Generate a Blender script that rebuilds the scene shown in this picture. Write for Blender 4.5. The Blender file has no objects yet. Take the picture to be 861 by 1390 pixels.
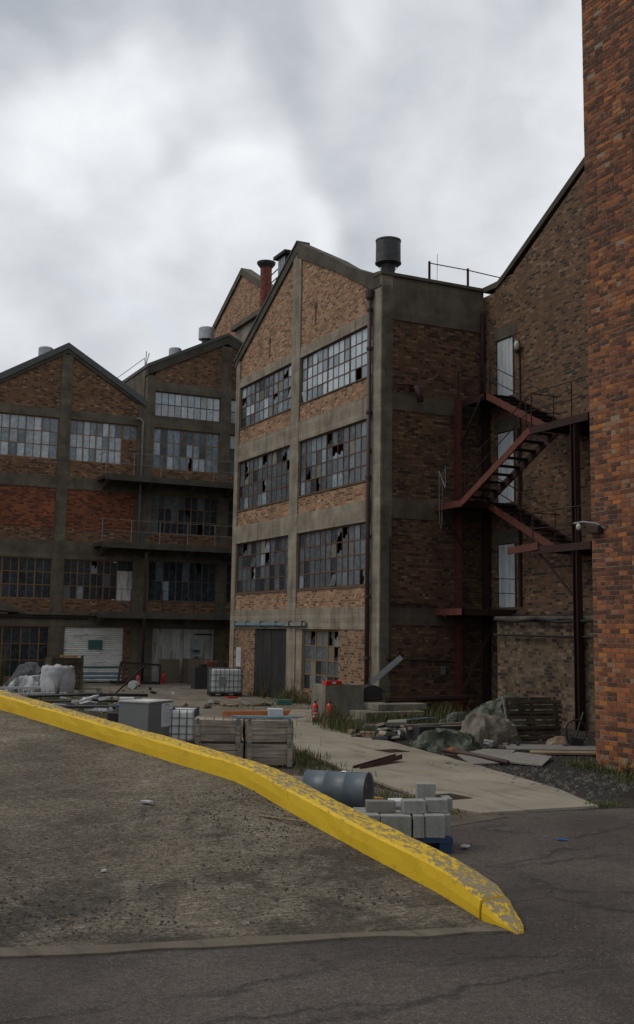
import bpy, math, random
from mathutils import Vector, Matrix
random.seed(11)
R = random.Random(5)
SC = bpy.context.scene
COL = SC.collection

# ---------------------------------------------------------------- camera
YAW, PITCH, ROLL = math.radians(26.1), math.radians(7.93), math.radians(.864)
fw = Vector((math.sin(YAW)*math.cos(PITCH), math.cos(YAW)*math.cos(PITCH), math.sin(PITCH)))
r0 = Vector((math.cos(YAW), -math.sin(YAW), 0)); u0 = r0.cross(fw)
rt = r0*math.cos(ROLL)+u0*math.sin(ROLL); up = -r0*math.sin(ROLL)+u0*math.cos(ROLL)
cam = bpy.data.cameras.new('camera'); cam.sensor_fit = 'HORIZONTAL'; cam.sensor_width = 36
cam.lens = 36*1500/861; cam.shift_y = -45/861; cam.clip_end = 3000
co = bpy.data.objects.new('camera', cam); COL.objects.link(co)
M = Matrix((rt, up, -fw)).transposed().to_4x4(); M.translation = (0, 0, 2.4)
co.matrix_world = M
SC.camera = co

# ---------------------------------------------------------------- light
SUN_EL, SUN_AZ = math.radians(52), math.radians(-62)     # azimuth clockwise from +Y
sd = Vector((math.sin(SUN_AZ)*math.cos(SUN_EL), math.cos(SUN_AZ)*math.cos(SUN_EL), math.sin(SUN_EL)))
sl = bpy.data.lights.new('sun', 'SUN'); sl.energy = 1.0; sl.angle = math.radians(25); sl.color = (1, .92, .80)
so = bpy.data.objects.new('sun', sl); COL.objects.link(so)
so.rotation_euler = (-sd).to_track_quat('-Z', 'Y').to_euler(); so.location = (0, 0, 40)
SC.view_settings.view_transform = 'Standard'; SC.view_settings.look = 'None'
SC.view_settings.exposure = 0.1; SC.view_settings.gamma = 1
SC.cycles.max_bounces = 6; SC.cycles.diffuse_bounces = 3; SC.cycles.glossy_bounces = 3
SC.cycles.transparent_max_bounces = 6; SC.cycles.caustics_reflective = False


class NT:
    """small helper for writing node trees"""
    def __init__(s, tree): s.t = tree; s.t.nodes.clear()
    def n(s, kind, props=None, **ins):
        nd = s.t.nodes.new('ShaderNode'+kind)
        for k, v in (props or {}).items(): setattr(nd, k, v)
        for k, v in ins.items():
            key = k.replace('_', ' ')
            if k[0] == 'i' and k[1:].isdigit(): sock = nd.inputs[int(k[1:])]
            else: sock = nd.inputs[key]
            s.put(sock, v)
        return nd
    def put(s, sock, v):
        if isinstance(v, bpy.types.Node): v = next(o for o in v.outputs if o.enabled)
        if isinstance(v, bpy.types.NodeSocket): s.t.links.new(v, sock)
        else:
            if isinstance(v, tuple) and len(v) == 3 and sock.type == 'RGBA': v = v+(1,)
            sock.default_value = v
    def math(s, op, a, b=0., c=0., clamp=False):
        nd = s.t.nodes.new('ShaderNodeMath'); nd.operation = op; nd.use_clamp = clamp
        s.put(nd.inputs[0], a); s.put(nd.inputs[1], b); s.put(nd.inputs[2], c); return nd.outputs[0]
    def mix(s, f, a, b, mode='MIX'):
        nd = s.t.nodes.new('ShaderNodeMix'); nd.data_type = 'RGBA'; nd.blend_type = mode
        s.put(nd.inputs[0], f); s.put(nd.inputs[6], a); s.put(nd.inputs[7], b); return nd.outputs[2]
    def ramp(s, f, stops, interp='LINEAR'):
        nd = s.t.nodes.new('ShaderNodeValToRGB'); cr = nd.color_ramp; cr.interpolation = interp
        while len(cr.elements) < len(stops): cr.elements.new(.5)
        for e, (p, c) in zip(cr.elements, stops):
            e.position = p; e.color = (c, c, c, 1) if not isinstance(c, tuple) else c+(1,)
        s.put(nd.inputs[0], f); return nd.outputs[0]
    def noise(s, vec, scale, detail=4, rough=.55, dist=0., col=False):
        nd = s.n('TexNoise', None, Vector=vec, Scale=scale, Detail=detail, Roughness=rough, Distortion=dist)
        return nd.outputs[1 if col else 0]
    def scalev(s, vec, sc):
        nd = s.t.nodes.new('ShaderNodeVectorMath'); nd.operation = 'MULTIPLY'
        s.put(nd.inputs[0], vec); nd.inputs[1].default_value = sc; return nd.outputs[0]


# ---------------------------------------------------------------- sky
W = bpy.data.worlds.new('World'); SC.world = W; W.use_nodes = True
nt = NT(W.node_tree)
tc = nt.n('TexCoord'); gen = tc.outputs['Generated']
sky = nt.n('TexSky', dict(sky_type='NISHITA', sun_disc=False, sun_elevation=SUN_EL, sun_rotation=SUN_AZ))
sep = nt.n('SeparateXYZ', None, Vector=gen)
den = nt.math('ADD', nt.math('MAXIMUM', sep.outputs[2], 0.0), .28)
cv = nt.n('CombineXYZ', None, X=nt.math('DIVIDE', sep.outputs[0], den), Y=nt.math('DIVIDE', sep.outputs[1], den), Z=0.)
sv = nt.scalev(gen, (1., 1., 1.5))
n1 = nt.noise(sv, 2.7, 9, .54, .5)
n2 = nt.noise(sv, 7.0, 9, .58, .3)
wv = nt.n('VectorMath', dict(operation='ADD'), i0=gen, i1=nt.scalev(nt.noise(gen, 4.0, 3, .5, 0, True), (.10, .10, .10)))
wn = nt.n('VectorMath', dict(operation='SUBTRACT'), i0=wv.outputs[0], i1=(.05, .05, .05))
lum = nt.math('ADD', .525, nt.math('MULTIPLY', nt.math('SUBTRACT', n1, .5), .62))
lum = nt.math('ADD', lum, nt.math('MULTIPLY', nt.math('SUBTRACT', n2, .5), .40))
LOBES = [((.227, .933, .28), .16, .34), ((.47, .80, .39), .24, .10), ((.31, .802, .51), .13, .10),
         ((.60, .715, .36), .13, .16), ((.157, .892, .424), .22, -.19), ((.30, .877, .356), .15, -.12),
         ((.16, .86, .49), .14, .03)]
for d, wd, amp in LOBES:
    dot = nt.n('VectorMath', dict(operation='DOT_PRODUCT'), i0=wn.outputs[0], i1=Vector(d).normalized())
    mr = nt.n('MapRange', dict(interpolation_type='SMOOTHERSTEP'))
    nt.put(mr.inputs[0], dot.outputs['Value']); mr.inputs[1].default_value = math.cos(wd*1.5); mr.inputs[2].default_value = 1.0
    lum = nt.math('ADD', lum, nt.math('MULTIPLY', mr.outputs[0], amp))
cc = nt.ramp(lum, [(.12, (.26, .29, .345)), (.38, (.41, .44, .49)), (.62, (.63, .655, .69)), (.86, (.86, .88, .91)), (1., (.98, .985, 1.))])
cloud10 = nt.mix(1., cc, (10., 10., 10.), 'MULTIPLY')
gap = nt.noise(sv, 5.0, 5, .55, .4)
gapf = nt.ramp(gap, [(.62, 0.), (.76, .55)])
low = nt.n('MapRange'); nt.put(low.inputs[0], sep.outputs[2]); low.inputs[1].default_value = .45; low.inputs[2].default_value = .2
gapf = nt.math('MULTIPLY', gapf, low.outputs[0])
skyc = nt.mix(gapf, cloud10, nt.mix(.7, sky.outputs[0], (6.6, 7.9, 9.4)))
nt.n('OutputWorld', None, Surface=nt.n('Background', None, Color=skyc, Strength=.1))


# ---------------------------------------------------------------- materials
def new_mat(name):
    m = bpy.data.materials.new(name); m.use_nodes = True
    k = NT(m.node_tree); return m, k

def finish(k, col, rough=.85, bump=None, bs=.3, bd=.01, metal=0., spec=.3, alpha=None):
    b = k.n('BsdfPrincipled', None, Base_Color=col, Roughness=rough, Metallic=metal)
    b.inputs['Specular IOR Level'].default_value = spec
    if bump is not None:
        bp = k.n('Bump', None, Height=bump); bp.inputs['Strength'].default_value = bs
        bp.inputs['Distance'].default_value = bd; k.put(b.inputs['Normal'], bp.outputs[0])
    k.n('OutputMaterial', None, Surface=b)
    return b

def coords(k, kind='Object'): return k.n('TexCoord').outputs[kind]

def wallvec(k):
    o = coords(k); s = k.n('SeparateXYZ', None, Vector=o)
    return o, k.n('CombineXYZ', None, X=k.math('ADD', s.outputs[0], s.outputs[1]), Y=s.outputs[2], Z=0.).outputs[0], s

def brick_mat(name, stops, mortar, dirt=.5, freq=4, dirtcol=(.035, .028, .022), bw=.24, rh=.09, msz=.008, scrub=0.):
    m, k = new_mat(name); o, v, s = wallvec(k)
    wob = k.n('VectorMath', dict(operation='ADD'), i0=v, i1=k.scalev(k.noise(o, 2.2, 2, .5, 0, True), (.02, .02, 0)))
    b = k.n('TexBrick', dict(offset=.5, offset_frequency=2, squash=.5, squash_frequency=freq), Vector=wob.outputs[0],
            Color1=(0, 0, 0), Color2=(1, 1, 1), Mortar=(.5, .5, .5), Scale=1., Mortar_Size=msz, Mortar_Smooth=.2, Bias=0.,
            Brick_Width=bw, Row_Height=rh)
    pn = k.noise(o, 1.1, 3, .6)
    tone = k.math('ADD', b.outputs[0], k.math('MULTIPLY', k.math('SUBTRACT', pn, .5), .3))
    c = k.ramp(tone, stops, 'CONSTANT')
    fine = k.noise(o, 60., 4, .6)
    c = k.mix(.35, c, k.ramp(fine, [(.25, .25), (.8, .8)]), 'OVERLAY')
    c = k.mix(b.outputs[1], c, mortar)
    st = k.noise(k.scalev(o, (.9, .9, .22)), 1.6, 5, .6, .3)
    st2 = k.noise(o, .55, 4, .6, .4)
    df = k.math('MULTIPLY', k.ramp(k.math('ADD', k.math('MULTIPLY', st, .6), k.math('MULTIPLY', st2, .4)), [(.40, 0.), (.64, 1.)]), dirt)
    c = k.mix(df, c, k.mix(.35, dirtcol, c))
    if scrub:
        wf = k.math('MULTIPLY', k.ramp(k.noise(o, 1.0, 5, .65, .5), [(.5, 0.), (.7, 1.)]), scrub)
        c = k.mix(wf, c, (.42, .37, .30))
    h = k.math('ADD', k.math('MULTIPLY', b.outputs[1], -1.), k.math('MULTIPLY', fine, .35))
    h = k.math('ADD', h, k.math('MULTIPLY', b.outputs[0], .3))
    finish(k, c, .9, h, .7, .012, spec=.2)
    return m

def concrete_mat(name, base, dark=.45, boards=True, stain=(.07, .06, .045), amt=.6):
    m, k = new_mat(name); o, v, s = wallvec(k)
    n = k.noise(o, 1.3, 6, .62, .3); f = k.noise(o, 35., 5, .65)
    streak = k.noise(k.scalev(o, (2.6, 2.6, .16)), 1.4, 5, .6, .2)
    c = k.mix(k.ramp(n, [(.3, 0.), (.72, 1.)]), tuple(x*dark for x in base), base)
    c = k.mix(.5, c, k.ramp(f, [(.25, .3), (.75, .72)]), 'OVERLAY')
    c = k.mix(k.math('MULTIPLY', k.ramp(streak, [(.5, 0.), (.72, 1.)]), amt), c, stain)
    h = f
    if boards:
        row = k.math('FRACT', k.math('MULTIPLY', s.outputs[2], 6.6))
        ln = k.math('LESS_THAN', row, .07)
        h = k.math('SUBTRACT', f, k.math('MULTIPLY', ln, .7))
        rowid = k.math('FLOOR', k.math('MULTIPLY', s.outputs[2], 6.6))
        wn_ = k.n('TexWhiteNoise', dict(noise_dimensions='1D'), W=rowid)
        c = k.mix(.16, c, k.ramp(wn_.outputs[0], [(0., .25), (1., .75)]), 'OVERLAY')
        c = k.mix(k.math('MULTIPLY', ln, .3), c, stain)
    pit = k.n('TexVoronoi', None, Vector=o, Scale=9.)
    pf = k.math('LESS_THAN', pit.outputs[0], .09)
    c = k.mix(k.math('MULTIPLY', pf, .6), c, stain)
    finish(k, c, .88, h, .5, .008, spec=.25)
    return m

def plain_mat(name, col, rough=.6, metal=0., var=.35, scale=14., rust=0., rustcol=(.16, .055, .022), bump=.2, spec=.4, rs=6., rscale=None, edge=(.50, .62)):
    m, k = new_mat(name); o = coords(k)
    if rscale: o = k.scalev(o, rscale)
    n = k.noise(o, scale, 5, .62); oi = k.n('ObjectInfo').outputs['Random']
    c = k.mix(var, col, k.ramp(n, [(.25, tuple(x*.35 for x in col)), (.8, tuple(min(1, x*1.35) for x in col))]))
    c = k.mix(.18, c, k.ramp(oi, [(0., .2), (1., .8)]), 'OVERLAY')
    rg = rough
    if rust:
        rf = k.ramp(k.noise(o, rs, 6, .7, .4), [(edge[0], 0.), (edge[1], 1.)])
        rf = k.math('MULTIPLY', rf, rust)
        c = k.mix(rf, c, k.mix(k.noise(o, 40., 3), tuple(x*.5 for x in rustcol), rustcol))
        rg = k.math('ADD', rough, k.math('MULTIPLY', rf, .3), clamp=True)
    finish(k, c, rg, n, bump, .006, metal, spec)
    return m

def wood_mat(name, col, grey=.5, axis='x'):
    m, k = new_mat(name); o = coords(k)
    sc = {'x': (.8, 14, 14), 'y': (14, .8, 14), 'z': (14, 14, .8)}[axis]
    off = k.n('VectorMath', dict(operation='ADD'), i0=o, i1=k.scalev(k.n('ObjectInfo').outputs['Location'], (3.1, 2.3, 4.7)))
    g = k.noise(k.scalev(off.outputs[0], sc), 2.2, 5, .6, .6)
    c = k.ramp(g, [(.28, tuple(x*.35 for x in col)), (.5, col), (.75, tuple(x*1.5 for x in col))])
    w = k.noise(off.outputs[0], 2.4, 5, .6)
    c = k.mix(k.math('MULTIPLY', k.ramp(w, [(.42, 0.), (.66, 1.)]), grey), c, tuple(x*.28 for x in col))
    c = k.mix(.3, c, k.ramp(k.n('ObjectInfo').outputs['Random'], [(0., .22), (1., .75)]), 'OVERLAY')
    finish(k, c, .85, g, .5, .006, spec=.2)
    return m

def glass_mat(name, col, rough=.12, var=.5, spec=.5, dirt=.4):
    m, k = new_mat(name); o = coords(k); w = k.n('NewGeometry').outputs['Position']
    oi = k.n('ObjectInfo').outputs['Random']
    n = k.noise(w, 5., 5, .65, .5); n2 = k.noise(k.scalev(w, (4, 4, 1.)), 3., 4, .6)
    c = k.mix(var, col, k.ramp(oi, [(0., tuple(x*.25 for x in col)), (.5, col), (1., tuple(min(.8, x*1.9) for x in col))]))
    c = k.mix(k.math('MULTIPLY', k.ramp(n2, [(.42, 0.), (.7, 1.)]), dirt), c, (.10, .10, .085))
    c = k.mix(.4, c, k.ramp(n, [(.3, .2), (.7, .7)]), 'OVERLAY')
    rg = k.math('ADD', rough, k.math('MULTIPLY', k.ramp(n, [(.4, 0.), (.7, 1.)]), .3))
    finish(k, c, rg, n, .04, .004, 0., spec)
    return m

MT = {}
MT['brick_f1'] = brick_mat('brick_tan', [(0., (.12, .068, .044)), (.14, (.22, .112, .062)), (.34, (.36, .205, .115)), (.52, (.31, .155, .085)), (.68, (.40, .245, .145)), (.86, (.32, .135, .07)), (.97, (.46, .32, .20))],
                           (.32, .245, .17), .5, msz=.012)
MT['brick_f1low'] = brick_mat('brick_ochre', [(0., (.06, .04, .034)), (.18, (.13, .07, .045)), (.34, (.27, .155, .088)), (.6, (.23, .12, .07)), (.78, (.30, .18, .105)), (.93, (.20, .085, .05))],
                              (.23, .18, .12), .35, 2, msz=.013)
MT['brick_dark'] = brick_mat('brick_dark_brown', [(0., (.05, .031, .023)), (.16, (.112, .060, .036)), (.42, (.175, .094, .050)), (.62, (.138, .068, .040)), (.80, (.20, .115, .062)), (.95, (.24, .155, .09))],
                             (.085, .066, .046), .6, 4, msz=.011)  # brown brick, darker than the gable end's
MT['brick_gable'] = brick_mat('brick_brown_weathered', [(0., (.045, .034, .029)), (.17, (.12, .068, .044)), (.42, (.18, .098, .056)), (.62, (.145, .076, .046)), (.80, (.205, .118, .07)), (.95, (.26, .165, .105))],
                              (.14, .105, .07), .55, 3, msz=.012)
MT['brick_pale'] = brick_mat('brick_washed', [(0., (.035, .026, .022)), (.24, (.09, .06, .038)), (.5, (.135, .09, .055)), (.8, (.185, .125, .08))], (.11, .088, .062), .6, 3, scrub=.1)
MT['brick_red'] = brick_mat('brick_red', [(0., (.12, .04, .025)), (.3, (.24, .075, .035)), (.55, (.32, .10, .045)), (.8, (.20, .065, .035))], (.13, .085, .055), .5, 6)
MT['brick_brown'] = brick_mat('brick_brown', [(0., (.085, .046, .03)), (.22, (.18, .09, .05)), (.5, (.25, .13, .068)), (.75, (.205, .096, .054)), (.95, (.33, .215, .13))], (.15, .11, .07), .55, 4, msz=.012)
MT['brick_tower_core'] = brick_mat('brick_orange', [(0., (.06, .03, .025)), (.3, (.22, .08, .04)), (.55, (.40, .14, .05)), (.8, (.28, .09, .04))], (.20, .155, .12), .35, 3, rh=.088, bw=.242)
MT['conc'] = concrete_mat('concrete_frame', (.33, .285, .22))
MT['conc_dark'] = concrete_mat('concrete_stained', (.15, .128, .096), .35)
MT['conc_left'] = concrete_mat('concrete_grimy', (.165, .14, .102), .4)
MT['coping'] = concrete_mat('concrete_coping', (.10, .088, .068), .35, False)
MT['conc_block'] = concrete_mat('block_concrete', (.31, .31, .285), .6, False, amt=.25)
MT['conc_tank'] = concrete_mat('tank_concrete', (.26, .24, .19), .4, False)
MT['roof'] = plain_mat('roof_sheet', (.10, .10, .10), .8, 0, .5, 3.)
MT['inside'] = plain_mat('dark_interior', (.03, .028, .026), .95)
MT['rust_bar'] = plain_mat('rusted_bar', (.11, .055, .033), .8, 0, .6, 9., .8, (.17, .065, .03))
MT['bar_tan'] = plain_mat('painted_bar_tan', (.24, .135, .06), .8, 0, .6, 6., .4)
MT['pipe'] = plain_mat('brown_pipe', (.055, .03, .027), .55, 0, .6, 5., .4, (.14, .05, .03))
MT['red_steel'] = plain_mat('red_oxide_steel', (.125, .036, .024), .75, 0, .55, 7., .5, (.10, .035, .02))
MT['red_steel_dk'] = plain_mat('dark_red_steel', (.034, .013, .010), .8, 0, .6, 6., .5, (.04, .019, .013))
MT['grate'] = plain_mat('dark_grating', (.022, .018, .016), .85, 0, .5, 8.)
MT['white_rail'] = plain_mat('white_rail_paint', (.24, .24, .235), .6, 0, .5, 8., .5)
MT['door_black'] = plain_mat('black_door_boards', (.022, .021, .021), .65, 0, .8, 3., .3, (.06, .05, .045), rscale=(1, 1, .25))
MT['door_white'] = plain_mat('flaking_white_door', (.56, .60, .62), .7, 0, .35, 5., .35, (.17, .15, .13), rscale=(3, 3, .5), rs=3.)
MT['door_grey'] = plain_mat('grimy_white_boards', (.46, .45, .42), .75, 0, .5, 4., .6, (.09, .075, .06), rscale=(2.5, 2.5, .4), rs=2.)
MT['shutter'] = plain_mat('white_shutter', (.70, .69, .66), .6, 0, .35, 4., .45, (.14, .11, .085), rscale=(.6, .6, 3), rs=2., edge=(.54, .62))
MT['sh_blue'] = plain_mat('shutter_blue', (.12, .24, .34), .6, 0, .4, 5.)
MT['sh_green'] = plain_mat('shutter_green', (.04, .12, .105), .6, 0, .3, 5.)
MT['steel'] = plain_mat('galvanised_steel', (.36, .38, .40), .45, .6, .4, 8., .2)
MT['zinc'] = plain_mat('weathered_zinc', (.075, .078, .08), .6, .3, .6, 4., .5, (.06, .045, .04))
MT['flue'] = plain_mat('rusty_flue', (.18, .05, .032), .8, 0, .6, 5., .7, (.07, .028, .02))
MT['cab'] = plain_mat('grey_cabinet_paint', (.155, .17, .165), .5, 0, .25, 3., .12)
MT['cab_top'] = plain_mat('cabinet_top_pale', (.36, .36, .34), .7, 0, .35, 4.)  # paler than the cabinet sides
MT['paper'] = plain_mat('paper', (.62, .63, .65), .8, 0, .1, 9.)
MT['ink'] = plain_mat('print_grey', (.16, .17, .2), .8, 0, .1, 9.)
MT['ibc'] = plain_mat('white_plastic_tank', (.55, .57, .55), .45, 0, .25, 3., .12, (.3, .29, .24))
MT['cage'] = plain_mat('cage_steel', (.13, .14, .15), .5, .6, .4, 8.)
MT['black'] = plain_mat('black_plastic', (.016, .016, .018), .5, 0, .4, 6.)
MT['rubber'] = plain_mat('dark_rubber', (.02, .02, .02), .8, 0, .4, 6.)
MT['red_paint'] = plain_mat('extinguisher_red', (.52, .022, .018), .35, 0, .2, 5., .08)
MT['drum'] = plain_mat('blue_grey_drum', (.095, .125, .15), .42, .1, .4, 4., .3, (.06, .05, .045), rs=4.)
MT['drum_end'] = plain_mat('drum_end_dark', (.03, .036, .042), .5, .1, .4, 4., .4, (.06, .04, .03), rs=4.)
MT['blue'] = plain_mat('blue_plastic', (.012, .035, .085), .5, 0, .3, 5.)
MT['blue_bright'] = plain_mat('bright_blue_plastic', (.02, .14, .38), .5, 0, .2, 5.)
MT['orange'] = plain_mat('orange_paint_wood', (.42, .13, .03), .6, 0, .4, 5., .3)
MT['wood_grey'] = wood_mat('grey_crate_wood', (.29, .245, .195), .5)
MT['wood_dark'] = wood_mat('dark_wet_wood', (.085, .068, .048), .6)
MT['wood_tan'] = wood_mat('tan_wood', (.27, .20, .13), .5)
MT['wood_yellow'] = wood_mat('yellow_wood', (.42, .23, .06), .3)
MT['osb'] = plain_mat('chipboard_brown', (.13, .10, .068), .85, 0, .5, 7.)
MT['tarp'] = plain_mat('green_tarpaulin', (.042, .052, .030), .5, 0, .6, 3., .5, (.13, .125, .09), rs=1.6, bump=.5)
MT['sheet_grey'] = plain_mat('mouldy_grey_sheet', (.16, .14, .11), .8, 0, .7, 4., .5, (.07, .058, .045), rs=3., bump=.6)
MT['bag'] = plain_mat('woven_white_bag', (.38, .385, .40), .75, 0, .3, 4., .25, (.2, .2, .19), rs=3., bump=.4)
MT['cloth_grey'] = plain_mat('grey_plastic_sheet', (.13, .13, .135), .6, 0, .5, 4., bump=.4)
MT['slate'] = plain_mat('broken_slab', (.20, .19, .17), .85, 0, .5, 7.)
MT['white_bit'] = plain_mat('white_scrap', (.50, .51, .52), .7, 0, .3, 6., .2, (.15, .14, .13))
MT['dark_bit'] = plain_mat('dark_scrap', (.035, .034, .035), .8, 0, .5, 6.)
MT['manhole'] = plain_mat('rusty_cover', (.055, .035, .028), .75, .3, .6, 12., .5, (.09, .04, .025))
MT['pebble'] = plain_mat('rubble_stone', (.095, .083, .07), .9, 0, .6, 9.)
MT['pebble_dk'] = plain_mat('dark_gravel_stone', (.05, .047, .045), .9, 0, .6, 9.)
MT['grass'] = plain_mat('grass_green', (.065, .095, .025), .8, 0, .6, 3.)
MT['grass_dry'] = plain_mat('grass_straw', (.14, .105, .05), .85, 0, .6, 3.)
MT['leaf'] = plain_mat('weed_leaf', (.055, .115, .028), .7, 0, .5, 4.)
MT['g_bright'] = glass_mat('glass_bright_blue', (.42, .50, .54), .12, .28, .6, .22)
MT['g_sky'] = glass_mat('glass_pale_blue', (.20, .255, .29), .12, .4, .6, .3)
MT['g_mid'] = glass_mat('glass_blue_grey', (.090, .112, .126), .10, .3, .55, .35)
MT['g_dark'] = glass_mat('glass_dark', (.022, .031, .039), .12, .5, .35, .25)
MT['g_cream'] = glass_mat('glass_painted_cream', (.16, .15, .12), .5, .4, .3, .4)
MT['g_white'] = glass_mat('glass_white_blind', (.44, .47, .49), .25, .35, .5, .25)
MT['bulb'] = plain_mat('lamp_diffuser', (.42, .41, .37), .4, 0, .2)
TB = [('brick_burnt', (.090, .040, .026)), ('brick_brown_red', (.150, .056, .030)), ('brick_rust', (.225, .080, .036)),
      ('brick_bright_orange', (.39, .150, .040)), ('brick_mid_orange', (.31, .108, .040)), ('brick_dusty_pink', (.27, .145, .085))]
def tower_brick(nm, c):
    m, k = new_mat(nm); w = k.n('NewGeometry').outputs['Position']
    f = k.noise(w, 45., 5, .65); g = k.noise(w, 1.2, 4, .6)
    cc_ = k.mix(.5, c, k.ramp(f, [(.25, .22), (.8, .75)]), 'OVERLAY')
    cc_ = k.mix(k.math('MULTIPLY', k.ramp(g, [(.45, 0.), (.7, 1.)]), .45), cc_, tuple(x*.35+.01 for x in c))
    cc_ = k.mix(k.math('MULTIPLY', k.ramp(k.noise(w, 7., 5, .7), [(.56, 0.), (.70, 1.)]), .4), cc_, (.28, .18, .115))
    finish(k, cc_, .85, f, .5, .006, spec=.25); return m
TBM = [tower_brick(*x) for x in TB]

def asphalt_mat():
    m, k = new_mat('cracked_asphalt'); o = coords(k)
    f = k.noise(o, 55., 5, .7); g = k.noise(o, .45, 5, .6, .5); s_ = k.noise(k.scalev(o, (1, 2.5, 1)), .9, 5, .65, .4)
    c = k.mix(k.ramp(g, [(.35, 0.), (.65, 1.)]), (.045, .036, .031), (.085, .070, .060))
    c = k.mix(.85, c, k.ramp(f, [(.32, .08), (.68, .92)]), 'OVERLAY')
    c = k.mix(.5, c, k.ramp(k.noise(o, 14., 6, .75), [(.32, .15), (.68, .85)]), 'OVERLAY')
    sp = k.n('TexVoronoi', None, Vector=o, Scale=26.)
    spk = k.math('MULTIPLY', k.math('LESS_THAN', sp.outputs[0], .21), k.math('GREATER_THAN', k.noise(k.scalev(o, (1, 2, 1)), .9, 5, .7), .53))
    c = k.mix(k.math('MULTIPLY', spk, .55), c, (.20, .17, .14))
    wv_ = k.n('VectorMath', dict(operation='ADD'), i0=k.scalev(o, (.32, .85, 1)), i1=k.scalev(k.noise(o, 1.6, 5, .7, 0, True), (.55, .55, 0)))
    cr = k.n('TexVoronoi', dict(feature='DISTANCE_TO_EDGE'), Vector=wv_.outputs[0], Scale=.8)
    crf = k.ramp(cr.outputs[0], [(.002, 1.), (.028, 0.)])
    crf = k.math('MULTIPLY', crf, k.ramp(k.noise(o, .7, 3), [(.42, 0.), (.55, 1.)]))
    c = k.mix(k.math('MULTIPLY', crf, .6), c, (.012, .010, .009))
    c = k.mix(k.math('MULTIPLY', k.ramp(s_, [(.55, 0.), (.7, 1.)]), .5), c, (.022, .018, .016))
    h = k.math('SUBTRACT', f, k.math('MULTIPLY', crf, 1.5))
    finish(k, c, .85, h, .8, .012, spec=.3); return m
def dirt_mat():
    m, k = new_mat('gravelly_dirt'); o = coords(k)
    f = k.noise(o, 24., 6, .7); g = k.noise(o, .5, 5, .65, .5)
    c = k.mix(k.ramp(g, [(.38, 0.), (.6, 1.)]), (.032, .028, .025), (.072, .060, .048))
    v = k.n('TexVoronoi', None, Vector=o, Scale=18.)
    c = k.mix(.7, c, k.ramp(v.outputs[0], [(0., .75), (.5, .2)]), 'OVERLAY')
    c = k.mix(.5, c, k.ramp(f, [(.3, .2), (.75, .8)]), 'OVERLAY')
    finish(k, c, .95, k.math('SUBTRACT', f, v.outputs[0]), 1., .03, spec=.2); return m
def slab_mat(nm, a, b_, joint=0.):
    m, k = new_mat(nm); o = coords(k); s = k.n('SeparateXYZ', None, Vector=o)
    f = k.noise(o, 40., 5, .65); g = k.noise(o, .6, 6, .6, .4); t = k.noise(k.scalev(o, (2.5, .5, 1)), 1.2, 5, .6, .6)
    c = k.mix(k.ramp(g, [(.35, 0.), (.65, 1.)]), a, b_)
    c = k.mix(.4, c, k.ramp(f, [(.28, .3), (.75, .72)]), 'OVERLAY')
    c = k.mix(k.math('MULTIPLY', k.ramp(t, [(.52, 0.), (.66, 1.)]), .5), c, tuple(x*.45 for x in a))
    c = k.mix(k.math('MULTIPLY', k.ramp(k.noise(o, 3.2, 5, .7), [(.62, 0.), (.7, 1.)]), .45), c, (.20, .12, .06))
    finish(k, c, .85, f, .5, .008, spec=.25); return m
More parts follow.
